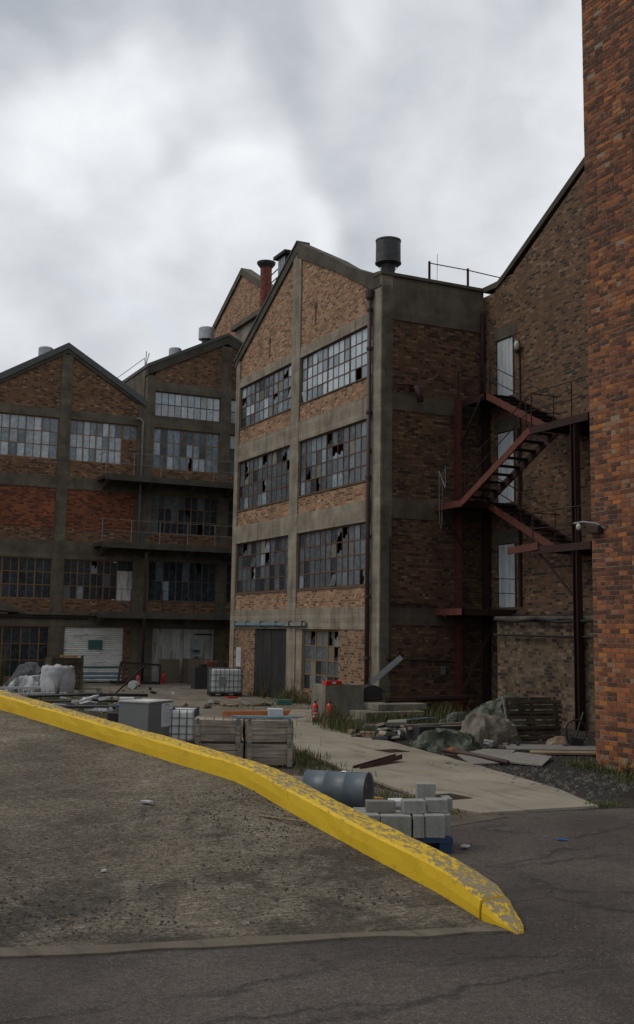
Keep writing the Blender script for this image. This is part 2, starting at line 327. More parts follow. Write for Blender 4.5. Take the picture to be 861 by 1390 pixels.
def ramp_mat():
    m, k = new_mat('tamped_concrete'); o = coords(k); s = k.n('SeparateXYZ', None, Vector=o)
    # tamping ridges run across the ramp
    d = k.math('ADD', k.math('MULTIPLY', s.outputs[0], .10), k.math('MULTIPLY', s.outputs[1], .995))
    d = k.math('ADD', d, k.math('MULTIPLY', k.noise(o, .8, 4, .6), .22))
    rid = k.math('SINE', k.math('MULTIPLY', d, 95.))
    rm = k.ramp(k.noise(o, 1.1, 4, .6), [(.35, .15), (.65, 1.)])
    f = k.noise(o, 60., 6, .7); g = k.noise(o, .55, 6, .62, .6); t = k.noise(k.scalev(o, (.8, 1.9, 1)), 1.6, 8, .74, .7)
    c = k.mix(k.ramp(g, [(.32, 0.), (.66, 1.)]), (.112, .093, .069), (.200, .171, .128))
    c = k.mix(.5, c, k.ramp(t, [(.3, .12), (.72, .82)]), 'OVERLAY')
    c = k.mix(.55, c, k.ramp(k.noise(k.scalev(o, (1, 1.2, 1)), 14., 8, .8, .2), [(.34, .10), (.66, .90)]), 'OVERLAY')
    c = k.mix(.75, c, k.ramp(f, [(.34, .1), (.66, .9)]), 'OVERLAY')
    c = k.mix(.7, c, k.ramp(k.noise(o, 28., 6, .8), [(.36, .12), (.64, .88)]), 'OVERLAY')
    c = k.mix(k.math('MULTIPLY', k.math('MULTIPLY', k.math('GREATER_THAN', rid, .35), rm), .3), c, (.04, .033, .026))
    pal = k.ramp(k.noise(k.scalev(o, (.8, 1.7, 1)), 2.4, 8, .76, .6), [(.57, 0.), (.66, 1.)])
    c = k.mix(k.math('MULTIPLY', pal, .5), c, (.27, .255, .22))
    blot = k.ramp(k.noise(o, 4.5, 6, .75), [(.60, 0.), (.68, 1.)])
    c = k.mix(k.math('MULTIPLY', blot, .6), c, (.022, .018, .015))
    dg = k.math('ADD', k.math('MULTIPLY', s.outputs[0], .93), k.math('MULTIPLY', s.outputs[1], .36))
    dg = k.math('ADD', dg, k.math('MULTIPLY', k.noise(o, .5, 3), .35))
    tr_ = k.noise(k.n('CombineXYZ', None, X=k.math('MULTIPLY', dg, 7.), Y=k.math('MULTIPLY', s.outputs[1], .35), Z=0.).outputs[0], 1.6, 5, .6)
    wx = k.n('MapRange'); k.put(wx.inputs[0], s.outputs[0]); wx.inputs[1].default_value = 3.6; wx.inputs[2].default_value = 2.
    c = k.mix(k.math('MULTIPLY', k.math('MULTIPLY', wx.outputs[0], k.ramp(tr_, [(.48, 0.), (.6, 1.)])), .45), c, (.045, .037, .03))
    mud = k.math('MULTIPLY', k.ramp(k.math('ADD', k.noise(o, 1.3, 7, .7, .4), k.math('MULTIPLY', k.math('SUBTRACT', 10.2, s.outputs[1]), .05)), [(.52, 0.), (.62, 1.)]), .6)
    c = k.mix(mud, c, (.035, .028, .023))
    v = k.n('TexVoronoi', None, Vector=o, Scale=14.)
    spk = k.math('LESS_THAN', v.outputs[0], .13)
    c = k.mix(k.math('MULTIPLY', spk, .7), c, (.018, .016, .014))
    h = k.math('ADD', k.math('MULTIPLY', k.math('MULTIPLY', rid, rm), .35), f)
    finish(k, c, .9, h, 1., .022, spec=.2); return m
def kerb_mat():
    m, k = new_mat('worn_yellow_paint'); o = coords(k)
    nrm = k.n('NewGeometry').outputs['Normal']; z = k.n('SeparateXYZ', None, Vector=nrm).outputs[2]
    f = k.noise(o, 50., 5, .65)
    wear = k.noise(k.scalev(o, (2.6, 1., 2.6)), 9., 8, .78, .4)
    wear2 = k.noise(o, .7, 3, .5)
    oy = k.n('SeparateXYZ', None, Vector=o).outputs[1]
    tipw = k.n('MapRange'); k.put(tipw.inputs[0], oy); tipw.inputs[1].default_value = -2.6; tipw.inputs[2].default_value = -3.7
    tipw.inputs[3].default_value = 0.; tipw.inputs[4].default_value = .045
    thr = k.math('ADD', k.math('ADD', k.math('SUBTRACT', .345, k.math('MULTIPLY', tipw.outputs[0], k.math('ABSOLUTE', z))), k.math('MULTIPLY', k.math('SUBTRACT', 1., k.math('ABSOLUTE', z)), .30)), k.math('MULTIPLY', wear2, .26))
    bare = k.math('MULTIPLY', k.math('SUBTRACT', wear, thr), 22., clamp=True)
    yel = k.mix(.4, (.62, .40, .012), k.ramp(k.noise(o, 2.5, 5, .6), [(.3, (.50, .30, .01)), (.7, (.72, .48, .02))]))
    yel = k.mix(k.math('MULTIPLY', k.ramp(k.noise(o, 5., 6, .75, .3), [(.56, 0.), (.72, 1.)]), .55), yel, (.16, .10, .03))
    con = k.mix(f, (.12, .09, .05), (.30, .25, .17))
    c = k.mix(bare, yel, con)
    c = k.mix(.25, c, k.ramp(f, [(.3, .3), (.7, .7)]), 'OVERLAY')
    h = k.math('ADD', k.math('MULTIPLY', bare, -.6), k.math('MULTIPLY', f, .4))
    finish(k, c, .65, h, .7, .008, spec=.35); return m
MT['asphalt'] = asphalt_mat(); MT['dirt'] = dirt_mat(); MT['ramp'] = ramp_mat(); MT['kerb'] = kerb_mat()
MT['slab'] = slab_mat('pale_concrete_path', (.20, .175, .135), (.30, .262, .205))
MT['yard'] = slab_mat('dusty_yard_concrete', (.11, .095, .075), (.21, .185, .145))
MT['mud'] = slab_mat('dark_muddy_apron', (.07, .055, .042), (.125, .10, .077))

# ---------------------------------------------------------------- mesh builder
ORG = {}
def org(o):
    return ORG.get(o.name, Vector((0, 0, 0))) if o else Vector((0, 0, 0))

class MB:
    def __init__(s): s.v = []; s.f = []; s.m = []
    def add(s, vs, fs, mi=0):
        b = len(s.v); s.v += [tuple(x) for x in vs]; s.f += [tuple(i+b for i in f) for f in fs]; s.m += [mi]*len(fs); return s
    def box(s, x0, x1, y0, y1, z0, z1, mi=0):
        return s.add([(x0, y0, z0), (x1, y0, z0), (x1, y1, z0), (x0, y1, z0), (x0, y0, z1), (x1, y0, z1), (x1, y1, z1), (x0, y1, z1)],
                     [(0, 3, 2, 1), (4, 5, 6, 7), (0, 1, 5, 4), (1, 2, 6, 5), (2, 3, 7, 6), (3, 0, 4, 7)], mi)
    def obox(s, c, size, rot=(0, 0, 0), mi=0, jit=0., rnd=None):
        from mathutils import Euler
        E_ = Euler(rot).to_matrix(); c = Vector(c); hs = [q/2 for q in size]; vs = []
        for sx, sy, sz in ((-1, -1, -1), (1, -1, -1), (1, 1, -1), (-1, 1, -1), (-1, -1, 1), (1, -1, 1), (1, 1, 1), (-1, 1, 1)):
            p = Vector((sx*hs[0], sy*hs[1], sz*hs[2]))
            if jit: p += Vector([(rnd or R).uniform(-jit, jit) for _ in range(3)])
            vs.append(c+E_@p)
        return s.add(vs, [(0, 3, 2, 1), (4, 5, 6, 7), (0, 1, 5, 4), (1, 2, 6, 5), (2, 3, 7, 6), (3, 0, 4, 7)], mi)
    def beam(s, a, b, w, h, mi=0):
        a, b = Vector(a), Vector(b); d = (b-a).normalized()
        side = d.cross(Vector((0, 0, 1)))
        if side.length < 1e-3: side = Vector((1, 0, 0))
        side.normalize(); u = side.cross(d).normalized()
        vs = [p+side*(w/2*i)+u*(h/2*j) for p in (a, b) for i, j in ((-1, -1), (1, -1), (1, 1), (-1, 1))]
        return s.add(vs, [(3, 2, 1, 0), (4, 5, 6, 7), (0, 1, 5, 4), (1, 2, 6, 5), (2, 3, 7, 6), (3, 0, 4, 7)], mi)
    def prism(s, poly, axis, a0, a1, mi=0):
        n = len(poly)
        mk = {'x': lambda p, a: (a, p[0], p[1]), 'y': lambda p, a: (p[0], a, p[1]), 'z': lambda p, a: (p[0], p[1], a)}[axis]
        vs = [mk(p, a0) for p in poly]+[mk(p, a1) for p in poly]
        fs = [tuple(range(n))[::-1], tuple(range(n, 2*n))]+[(i, (i+1) % n, n+(i+1) % n, n+i) for i in range(n)]
        return s.add(vs, fs, mi)
    def tube(s, pts, r, n=8, mi=0, cap=True):
        pts = [Vector(p) for p in pts]; rs = r if isinstance(r, (list, tuple)) else [r]*len(pts); vs = []; fs = []
        ref = Vector((0, 0, 1))
        for i, p in enumerate(pts):
            d = (pts[min(i+1, len(pts)-1)]-pts[max(i-1, 0)]).normalized()
            a = d.cross(ref)
            if a.length < .05: a = d.cross(Vector((1, 0, 0)))
            a.normalize(); b = d.cross(a)
            vs += [p+(a*math.cos(2*math.pi*j/n)+b*math.sin(2*math.pi*j/n))*rs[i] for j in range(n)]
        for i in range(len(pts)-1):
            fs += [(i*n+j, i*n+(j+1) % n, (i+1)*n+(j+1) % n, (i+1)*n+j) for j in range(n)]
        if cap: fs += [tuple(range(n))[::-1], tuple(range((len(pts)-1)*n, len(pts)*n))]
        return s.add(vs, fs, mi)
    def lathe(s, prof, c=(0, 0, 0), n=24, mi=0, axis='z'):
        vs = []; fs = []
        for r, h in prof:
            for j in range(n):
                a = 2*math.pi*j/n; p = (r*math.cos(a), r*math.sin(a), h)
                if axis == 'x': p = (h, p[0], p[1])
                if axis == 'y': p = (p[0], h, p[1])
                vs.append((c[0]+p[0], c[1]+p[1], c[2]+p[2]))
        for i in range(len(prof)-1):
            fs += [(i*n+j, i*n+(j+1) % n, (i+1)*n+(j+1) % n, (i+1)*n+j) for j in range(n)]
        fs += [tuple(range(n))[::-1], tuple(range((len(prof)-1)*n, len(prof)*n))]
        return s.add(vs, fs, mi)
    def mesh(s, name, mats, o=Vector((0, 0, 0)), smooth=False):
        me = bpy.data.meshes.new(name)
        me.from_pydata([(a-o.x, b-o.y, c-o.z) for a, b, c in s.v], [], s.f)
        for mt in (mats if isinstance(mats, list) else [mats]): me.materials.append(MT[mt] if isinstance(mt, str) else mt)
        if isinstance(mats, list): me.polygons.foreach_set('material_index', s.m)
        if smooth: me.polygons.foreach_set('use_smooth', [True]*len(s.f))
        me.update(); return me
    def build(s, name, mats, parent=None, label=None, kind=None, smooth=False, bevel=0., o=None):
        base = o if o is not None else org(parent)
        ob = bpy.data.objects.new(name, s.mesh(name, mats, Vector(base), smooth)); COL.objects.link(ob)
        if parent: ob.parent = parent
        else: ob.location = base
        ORG[ob.name] = Vector(base)
        if label: ob['label'] = label
        if kind: ob['kind'] = kind
        if bevel:
            b = ob.modifiers.new('bevel', 'BEVEL'); b.width = bevel; b.segments = 2; b.limit_method = 'ANGLE'
        return ob

def B(*a): return MB().box(*a)
def thing(name, label, cat, loc=(0, 0, 0), group=None, local=False):
    o = bpy.data.objects.new(name, None); COL.objects.link(o); o.location = loc; o.empty_display_size = .3
    o['label'] = label; o['category'] = cat
    if group: o['group'] = group
    ORG[o.name] = Vector((0, 0, 0)) if local else Vector(loc)
    return o
def tag(o, label, cat, group=None):
    o['label'] = label; o['category'] = cat
    if group: o['group'] = group
    return o
def dup(o, loc, rz=None, label=None, parent=None, rot=None):
    c = o.copy(); COL.objects.link(c); c.parent = parent if parent else None
    for ch in list(o.children): dup_child(ch, c)
    c.location = loc
    if rot is not None: c.rotation_euler = rot
    elif rz is not None: c.rotation_euler = (0, 0, rz)
    if label: c['label'] = label
    return c
def dup_child(ch, p):
    c = ch.copy(); COL.objects.link(c); c.parent = p
    for g in list(ch.children): dup_child(g, c)
def inst(name, me, loc, parent, rot=(0, 0, 0), scale=None):
    ob = bpy.data.objects.new(name, me); COL.objects.link(ob); ob.parent = parent; ob.location = loc; ob.rotation_euler = rot
    if scale: ob.scale = scale
    return ob

def noise3(x, y, z=0.):
    from mathutils import noise
    return noise.noise(Vector((x, y, z)))

# ================================================================ GROUND
def sheet(name, mat, poly, z, kind='structure', sub=0):
    m = MB(); m.add([(x, y, z) for x, y in poly], [tuple(range(len(poly)))])
    return m.build(name, mat, kind=kind)
sheet('ground', 'dirt', [(-600, -600), (600, -600), (600, 900), (-600, 900)], 0.)
sheet('asphalt', 'asphalt', [(-12, -12), (30, -12), (30, 9.5), (13.9, 11.2), (11.0, 12.55), (9.2, 12.75), (6.6, 11.6), (5.75, 13.5), (5.7, 12.6), (-12, 12.6)], .004)
sheet('yard_concrete', 'yard', [(6.2, 28.5), (8.5, 26.8), (9.6, 22.2), (9.95, 21.2), (13.1, 31.0), (16.9, 31.8), (16.9, 42.3), (23, 42.3), (23, 50.02), (3, 50.02), (3, 41), (8, 37)], .004)
def wobble(poly, amt, seg, rnd):
    out = []
    for i, p in enumerate(poly):
        q = poly[(i+1) % len(poly)]; n = max(1, int(math.dist(p, q)/seg))
        for j in range(n):
            t = j/n; a = amt if j else amt*.3
            out.append((p[0]+(q[0]-p[0])*t+rnd.uniform(-a, a), p[1]+(q[1]-p[1])*t+rnd.uniform(-a, a)))
    return out
m = MB(); pp = wobble([(9.9, 20.9), (9.2, 17.4), (8.9, 15.1), (8.62, 13.4), (8.78, 12.78), (10.74, 12.71), (11.3, 14.3), (11.9, 17.5), (12.35, 20.4), (13.0, 24.2), (13.75, 27.1), (16.4, 28.3), (16.8, 31.6), (13.2, 31.6)], .03, .4, random.Random(3))
m.prism(pp, 'z', -.05, .035); m.build('path', 'slab', kind='structure')
m = MB(); m.prism(wobble([(5.8, 11.4), (9.0, 12.5), (8.75, 15.2), (9.3, 18.6), (10.2, 22.3), (9.2, 24.5), (6.0, 24.0)], .12, .5, random.Random(9)), 'z', -.03, .012)
m.build('muddy_ground', 'mud', kind='structure')

MT['foot'] = slab_mat('worn_ramp_foot_concrete', (.085, .070, .053), (.135, .114, .086))
# ---------------------------------------------------------------- ramp and kerb
NX, NY, D0, SL = .247, .969, 8.82, .12
def rz(x, y): return max(.004, min(1.32, SL*(NX*x+NY*y-D0)))
K = [(5.70, 7.70), (5.53, 8.0), (5.53, 8.25), (5.53, 8.8), (5.46, 9.5), (5.37, 10.6), (5.31, 12.0), (5.29, 12.45), (5.23, 12.85), (3.36, 18.0), (2.6, 20.1), (1.8, 22.3)]
m = MB(); NXS = 26; rows = []
fine = []
for i in range(len(K)-1):
    n = max(1, int(math.dist(K[i], K[i+1])/.3))
    for j in range(n): t = j/n; fine.append((K[i][0]+(K[i+1][0]-K[i][0])*t, K[i][1]+(K[i+1][1]-K[i][1])*t))
fine.append(K[-1])
for (x, y) in fine:
    row = []
    for j in range(NXS+1):
        t = j/NXS; xx = x-(x+9)*t; yy = y+(-.255*(xx-x))  # rows parallel to the front edge
        row.append((xx, yy, rz(xx, yy)+.012*noise3(xx*1.3, yy*1.3)))
    rows.append(row)
vs = [p for r in rows for p in r]; W_ = NXS+1
fs = [(i*W_+j, (i+1)*W_+j, (i+1)*W_+j+1, i*W_+j+1) for i in range(len(rows)-1) for j in range(NXS)]
m.add(vs, fs)
m.build('ramp', 'ramp', kind='structure', smooth=True)
m = MB()   # retaining side of the ramp below the kerb
for i in range(len(fine)-1):
    a, b = fine[i], fine[i+1]
    m.add([(a[0]+.05, a[1], -.1), (b[0]+.05, b[1], -.1), (b[0]+.05, b[1], rz(*b)), (a[0]+.05, a[1], rz(*a))], [(0, 1, 2, 3)])
m.add([(-9, fine[-1][1]+2.6, -.1), (1.8, 22.3, -.1), (1.8, 22.3, rz(1.8, 22.3)), (-9, fine[-1][1]+2.6, 1.3)], [(0, 1, 2, 3)])
m.build('ramp_side', 'conc_tank', kind='structure')
# smooth apron strip at the ramp's foot
m = MB(); m.prism(wobble([(-9, 11.05), (5.60, 7.72), (5.54, 8.02), (1.7, 9.02), (-9, 11.6)], .05, .35, random.Random(4)), 'z', .0, .022)
m.build('ramp_foot', 'foot', kind='structure')

# kerb: swept section, chipped and broken near its tip
path = [(5.62, 7.69, .04), (5.61, 7.76, .065), (5.58, 7.92, .10), (5.55, 8.1, .155), (5.54, 8.3, .19), (5.54, 8.6, .21), (5.53, 8.9, .225)]
for (x, y) in fine:
    if y > 9.0: path.append((x, y, .235 if y < 12.5 else .225))
kv = []; rr = random.Random(8)
for i, (x, y, h) in enumerate(path):
    a = path[max(i-1, 0)]; b = path[min(i+1, len(path)-1)]
    d = Vector((b[0]-a[0], b[1]-a[1])).normalized(); nrm_ = Vector((d.y, -d.x))   # to the outside
    w = .36 if i > 3 else (.07, .14, .24, .31)[i]
    base = rz(x, y)-.03; j = lambda s=.006: rr.uniform(-s, s)
    top = rz(x, y)+h
    sec = [(0., base), (.0+j(), base+.5*(top-base)), (.012+j(), top-.03+j()), (.035+j(), top-.006+j()), (.5*w, top+j(.004)), (w-.04+j(), top-.008+j()), (w+j(), top-.035+j()), (w+.01, -.05)]
    kv.append([(x+nrm_.x*o_, y+nrm_.y*o_, z_) for o_, z_ in sec])
kb = thing('yellow_kerb', 'long raised concrete kerb painted yellow, its top worn bare, along the ramp edge', 'kerb', (5.3, 12., 0))
def kerb_piece(sec, name, seed):
    mm = MB(); n = len(sec[0]); mm.add([p for s_ in sec for p in s_], [(i*n+j_, i*n+j_+1, (i+1)*n+j_+1, (i+1)*n+j_) for i in range(len(sec)-1) for j_ in range(n-1)]+[tuple(range(n)), tuple(range((len(sec)-1)*n, len(sec)*n))[::-1]])
    return mm.build(name, 'kerb', kb)
tip = [[(p[0]+.012, p[1]-.015, p[2]-.012 if p[2] > .05 else p[2]) for p in s_] for s_ in kv[:4]]
a = kerb_piece(tip, 'kerb_tip', 1); a['label'] = 'broken off tip of the yellow kerb, cracked and worn'
kerb_piece(kv[3:], 'kerb_stretch', 2)

# ================================================================ BUILDINGS
PANES = {}
SHARD = [[(-.5, -.5), (.5, -.5), (.5, .1), (.18, -.12), (.02, .22), (-.2, .05), (-.5, .5)],
         [(-.5, -.5), (-.1, -.5), (-.22, -.05), (.05, .12), (.0, .5), (-.5, .5)],
         [(.5, .5), (-.5, .5), (-.5, .12), (-.15, .3), (.1, -.1), (.3, .02), (.5, -.5)],
         [(-.5, -.5), (.5, -.5), (.5, -.2), (.12, -.3), (-.1, -.02), (-.5, -.16)]]
def pane_mesh(axis, w, h, mat, shard=-1):
    key = (axis, round(w, 3), round(h, 3), mat, shard)
    if key not in PANES:
        m = MB(); poly = SHARD[shard] if shard >= 0 else [(-.5, -.5), (.5, -.5), (.5, .5), (-.5, .5)]
        m.prism([(a*w, b*h) for a, b in poly], axis, -.003, .003); PANES[key] = m.mesh('pane', mat)
    return PANES[key]

def window(par, axis, c, a0, a1, z0, z1, cols, rows, pick, rnd, bar='rust_bar', thick=4, miss=.03, brk=.1, sgn=1, inset=.11, tiltp=.0, label=None, bw=.028, tb=.055, rowh=None):
    """steel window in a wall on plane axis=c; sgn = direction of 'inside'"""
    o = org(par); m = MB(); cc_ = c+sgn*inset
    def bar_(p0, p1, q0, q1, dp): 
        if axis == 'x': m.box(cc_-dp, cc_+dp, p0, p1, q0, q1)
        else: m.box(p0, p1, cc_-dp, cc_+dp, q0, q1)
    bar_(a0, a1, z0, z0+.05, .035); bar_(a0, a1, z1-.05, z1, .035); bar_(a0, a0+.045, z0+.05, z1-.05, .035); bar_(a1-.045, a1, z0+.05, z1-.05, .035)
    A0, A1, Z0, Z1 = a0+.045, a1-.045, z0+.05, z1-.05
    pw = (A1-A0)/cols; ph = (Z1-Z0)/rows
    for i in range(1, cols):
        t = tb if (thick and i % thick == 0) else bw
        bar_(A0+i*pw-t/2, A0+i*pw+t/2, Z0, Z1, .03 if t > bw else .02)
    for j in range(1, rows):
        t = bw*1.25
        bar_(A0, A1, Z0+j*ph-t/2, Z0+j*ph+t/2, .017)
    w = m.build('window', bar, par, label=label)
    sw, sh = round(pw-.012, 3), round(ph-.012, 3)
    for j in range(rows):
        for i in range(cols):
            u = rnd.random()
            if u < miss: continue
            sh_i = rnd.randrange(4) if u < miss+brk else -1
            mat = pick(i, j, rnd)
            p = (cc_, A0+(i+.5)*pw, Z0+(j+.5)*ph) if axis == 'x' else (A0+(i+.5)*pw, cc_, Z0+(j+.5)*ph)
            t1, t2 = rnd.uniform(-.02, .02), rnd.uniform(-.02, .02)
            if tiltp and rnd.random() < tiltp: t1 = rnd.uniform(-.25, .25)
            rot = (0, t1, t2) if axis == 'x' else (t1, 0, t2)
            inst('pane', pane_mesh(axis, sw, sh, mat, sh_i), Vector(p)-o, w, rot)
    return w
def wpick(*ws):
    names = [a for a, b in ws]; wt = [b for a, b in ws]
    return lambda i, j, r: r.choices(names, wt)[0]

# ---- the central factory (gable end x = 16.91, side y = 30.01)
X1, Y1, X3 = 16.91, 30.01, 20.87
fac = thing('factory_building', 'tall brick and concrete gabled factory block in the centre with broken window grids', 'building', (X1, Y1, 0))
wr = random.Random(21)
# columns, flush, butted against the beams
def col_(par, nm, x0, x1, y0, y1, z0, z1, mat='conc'): return B(x0, x1, y0, y1, z0, z1).build(nm, mat, par)
col_(fac, 'column', X1, X1+.42, Y1, 30.6, 0, 13.55)
MT['conc_shade'] = concrete_mat('concrete_shaded_side', (.20, .172, .13), .4)  # darker copy of the frame concrete for an added facing; shade painted in
B(X1+.05, X1+.42, Y1-.014, Y1, 0, 13.5).build('shade_facing', 'conc_shade', fac, label='added stained facing, shade painted into its colour, on the side of the corner column')
col_(fac, 'column', X1-.012, X1+.4, 36.1, 36.82, 0, 16.55)
col_(fac, 'column', X1-.012, X1+.4, 41.95, 42.35, 0, 13.6)
BEAM = [(2.52, 3.25), (5.95, 6.65), (9.32, 10.05), (12.45, 12.82)]
for z0, z1 in BEAM:
    for y0, y1 in ((30.6, 36.1), (36.82, 41.95)): B(X1, X1+.38, y0, y1, z0, z1).build('beam', 'conc', fac)
for z0, z1 in ((3.25, 3.88), (6.65, 7.25), (10.05, 10.67)):
    for y0, y1 in ((30.6, 36.1), (36.82, 41.95)):
        B(X1+.035, X1+.33, y0, y1, z0, z1).build('brick_panel', 'brick_f1', fac)
        B(X1+.0, X1+.25, y0, y1, z1, z1+.035).build('sill', 'conc_dark', fac)
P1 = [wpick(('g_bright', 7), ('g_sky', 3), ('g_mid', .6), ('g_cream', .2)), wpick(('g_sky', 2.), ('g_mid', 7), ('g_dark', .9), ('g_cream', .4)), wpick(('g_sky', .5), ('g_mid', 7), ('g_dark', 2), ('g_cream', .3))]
for k_, (z0, z1) in enumerate(((10.70, 12.45), (7.285, 9.32), (3.915, 5.95))):
    window(fac, 'x', X1, 30.6, 36.1, z0, z1, 13, 4, P1[k_], wr, miss=(.01, .03, .025)[k_], brk=(.04, .12, .12)[k_], tiltp=.05)
    window(fac, 'x', X1, 36.82, 41.95, z0, z1, 11, 4, [wpick(('g_bright', 1.5), ('g_sky', 4), ('g_mid', 3), ('g_dark', .8), ('g_cream', .5)), P1[1], P1[2]][k_], wr, miss=.02, brk=(.06, .10, .10)[k_], tiltp=.06)
# ground floor
B(X1+.03, X1+.33, 30.6, 32.8, 0, 2.52).build('brick_panel', 'brick_f1low', fac)
B(X1+.03, X1+.33, 32.8, 36.1, 0, .42).build('brick_panel', 'brick_f1low', fac)
B(X1+.03, X1+.33, 35.6, 36.1, .42, 2.52).build('brick_panel', 'conc', fac)
B(X1+.03, X1+.33, 39.85, 41.95, 0, 2.52).build('brick_panel', 'brick_f1low', fac)
window(fac, 'x', X1+.03, 32.8, 35.6, .42, 2.5, 6, 4, wpick(('g_mid', 4), ('g_dark', 2), ('g_cream', 1), ('g_sky', 1)), wr, bar='bar_tan', thick=2, miss=.04, brk=.16, label='ground floor window with tan frame and broken panes')
# black sliding doors, boards one by one
dr = B(X1+.10, X1+.14, 36.82, 39.85, .03, 2.5).build('sliding_door', 'door_black', fac, label='tall black boarded sliding doors')
for i in range(12):
    y = 36.84+i*.25
    B(X1+.06+R.uniform(0, .012), X1+.10, y, y+.238, .04, 2.48).build('board', 'door_black', dr, o=org(fac))
tr = B(X1-.10, X1-.03, 35.1, 41.9, 2.63, 2.76).build('door_track', 'white_rail', fac, label='pale blue and white sliding door rail')
MT['track_blue'] = plain_mat('track_blue_paint', (.13, .25, .32), .5, 0, .3, 5., .35)
B(X1-.115, X1-.101, 36.9, 41.7, 2.65, 2.74).build('cover_strip', 'track_blue', tr, o=org(fac))
for y in (35.3, 36.4, 37.6, 39, 40.4, 41.6): B(X1-.125, X1, y, y+.05, 2.6, 2.8).build('bracket', 'pipe', tr, o=org(fac))
sg = B(X1-.01, X1+.03, 41.15, 41.62, 1.02, 1.78).build('notice', 'white_bit', fac, label='white notice board beside the black doors')
for z in (1.62, 1.52, 1.42, 1.32, 1.22): B(X1-.013, X1-.0101, 41.22, 41.22+R.uniform(.2, .33), z, z+.025).build('printed_line', 'ink', sg, o=org(fac))
# gable brickwork
LE, PK, RE = (42.4, 13.72), (36.45, 17.0), (30.45, 13.95)
def gz(y): return PK[1]+(LE[1]-PK[1])*(y-PK[0])/(LE[0]-PK[0]) if y > PK[0] else PK[1]+(RE[1]-PK[1])*(PK[0]-y)/(PK[0]-RE[0])
MB().prism([(30.6, 12.82), (36.1, 12.82), (36.1, gz(36.1)-.3), (30.6, gz(30.6)-.3)], 'x', X1+.04, X1+.33).build('gable_brickwork', 'brick_f1', fac)
MB().prism([(36.82, 12.82), (41.95, 12.82), (41.95, gz(41.95)-.2), (36.82, gz(36.82)-.2)], 'x', X1+.04, X1+.33).build('gable_brickwork', 'brick_f1', fac)
MB().prism([(30.05, 13.5), (30.62, 13.55), (33.2, 14.92), (36.45, 16.42), (36.45, 17.02), (33.2, 15.36), (32.2, 14.78), (30.6, 14.08), (30.05, 14.02)], 'x', X1-.03, X1+.40).build('coping', 'coping', fac)
MB().prism([(42.5, 13.38), (42.5, 13.7), (36.45, 17.02), (36.45, 16.62)], 'x', X1-.03, X1+.40).build('coping', 'coping', fac)
B(X1+.4, X3+.2, Y1+.4, 42.3, 13.45, 13.6).build('roof', 'roof', fac)
MB().prism([(42.56, 13.66), (42.56, 13.74), (36.45, 17.09), (36.45, 17.02)], 'x', X1-.07, X1+.5).build('verge', 'roof', fac)
# stains left by roof ties: slits in the gable
for y, z in ((39.0, 13.55), (34.9, 13.9)):
    s_ = B(X1+.02, X1+.045, y-.035, y+.035, z-.45, z+.25).build('iron_tie', 'pipe', fac)
    MB().lathe([(.0, 0), (.12, .01), (.12, .03), (0, .04)], (X1+.0, y, z+.25), 10, axis='x').build('tie_plate', 'pipe', s_, o=org(fac))
# side wall y = 30.01
col_(fac, 'column', X1+.42, 17.34, Y1, Y1+.4, 0, 12.46)
FB = [(2.68, 3.22), (6.02, 6.66), (9.50, 10.06), (12.46, 13.9)]
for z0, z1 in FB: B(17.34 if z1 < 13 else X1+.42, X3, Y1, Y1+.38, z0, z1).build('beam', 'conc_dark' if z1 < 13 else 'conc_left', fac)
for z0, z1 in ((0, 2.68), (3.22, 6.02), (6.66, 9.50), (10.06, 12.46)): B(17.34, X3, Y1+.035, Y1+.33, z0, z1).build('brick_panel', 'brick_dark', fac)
B(X1-.05, X3, Y1-.06, Y1+.45, 13.9, 14.0).build('parapet_cap', 'conc_dark', fac)
B(X1-.02, X1+.42, Y1-.012, 30.6, 13.55, 13.9).build('column_head', 'conc', fac)
# floors and inner walls behind the windows
m = MB()
for z in (2.9, 6.3, 9.7, 12.9): m.box(X1+.4, X1+4, 30.45, 42.2, z-.12, z+.12)
m.box(X1+3.6, X1+3.8, 30.45, 42.2, 0, 13.4); m.box(X1+.4, X1+3.6, 42.1, 42.3, 0, 13.4); m.box(X1+.4, X1+3.6, 36.4, 36.5, 0, 13.4)
m.build('inner_walls', 'inside', fac)
for yy in (32.4, 34.2, 38.5, 40.3):
    B(X1+.75, X1+.95, yy, yy+.2, .1, 12.7).build('inner_post', 'conc_dark', fac)
# rainwater pipe on the gable end
rp = MB().tube([(X1-.10, 30.6, .1), (X1-.10, 30.6, 13.15)], .075, 10).build('rainwater_pipe', 'pipe', fac, smooth=True)
for z in (1.6, 3.5, 5.4, 7.3, 9.4, 11.5, 12.8): MB().lathe([(.1, 0), (.1, .09)], (X1-.10, 30.6, z), 12).build('collar', 'pipe', rp, o=org(fac))
MB().lathe([(.07, 0), (.14, .1), (.16, .3), (.16, .34)], (X1-.1, 30.6, 13.15), 10).build('hopper', 'pipe', rp, o=org(fac))
MB().tube([(X1+.35, Y1-.05, 1.), (X1+.35, Y1-.05, 5.4), (X1+.45, Y1-.05, 5.5), (17.9, Y1-.05, 5.5)], .018, 6).build('conduit', 'grate', fac)
MB().tube([(X3-.12, Y1-.10, 9.9), (X3-.12, Y1-.10, 13.1)], .08, 10).build('rainwater_pipe', 'red_steel_dk', fac, smooth=True)
MB().tube([(17.15, Y1-.08, 1.62), (19.6, Y1-.08, 1.55)], .03, 6).build('conduit', 'grate', fac)
B(19.15, 19.3, Y1-.06, Y1, 1.15, 1.42).build('junction_box', 'cab', fac)
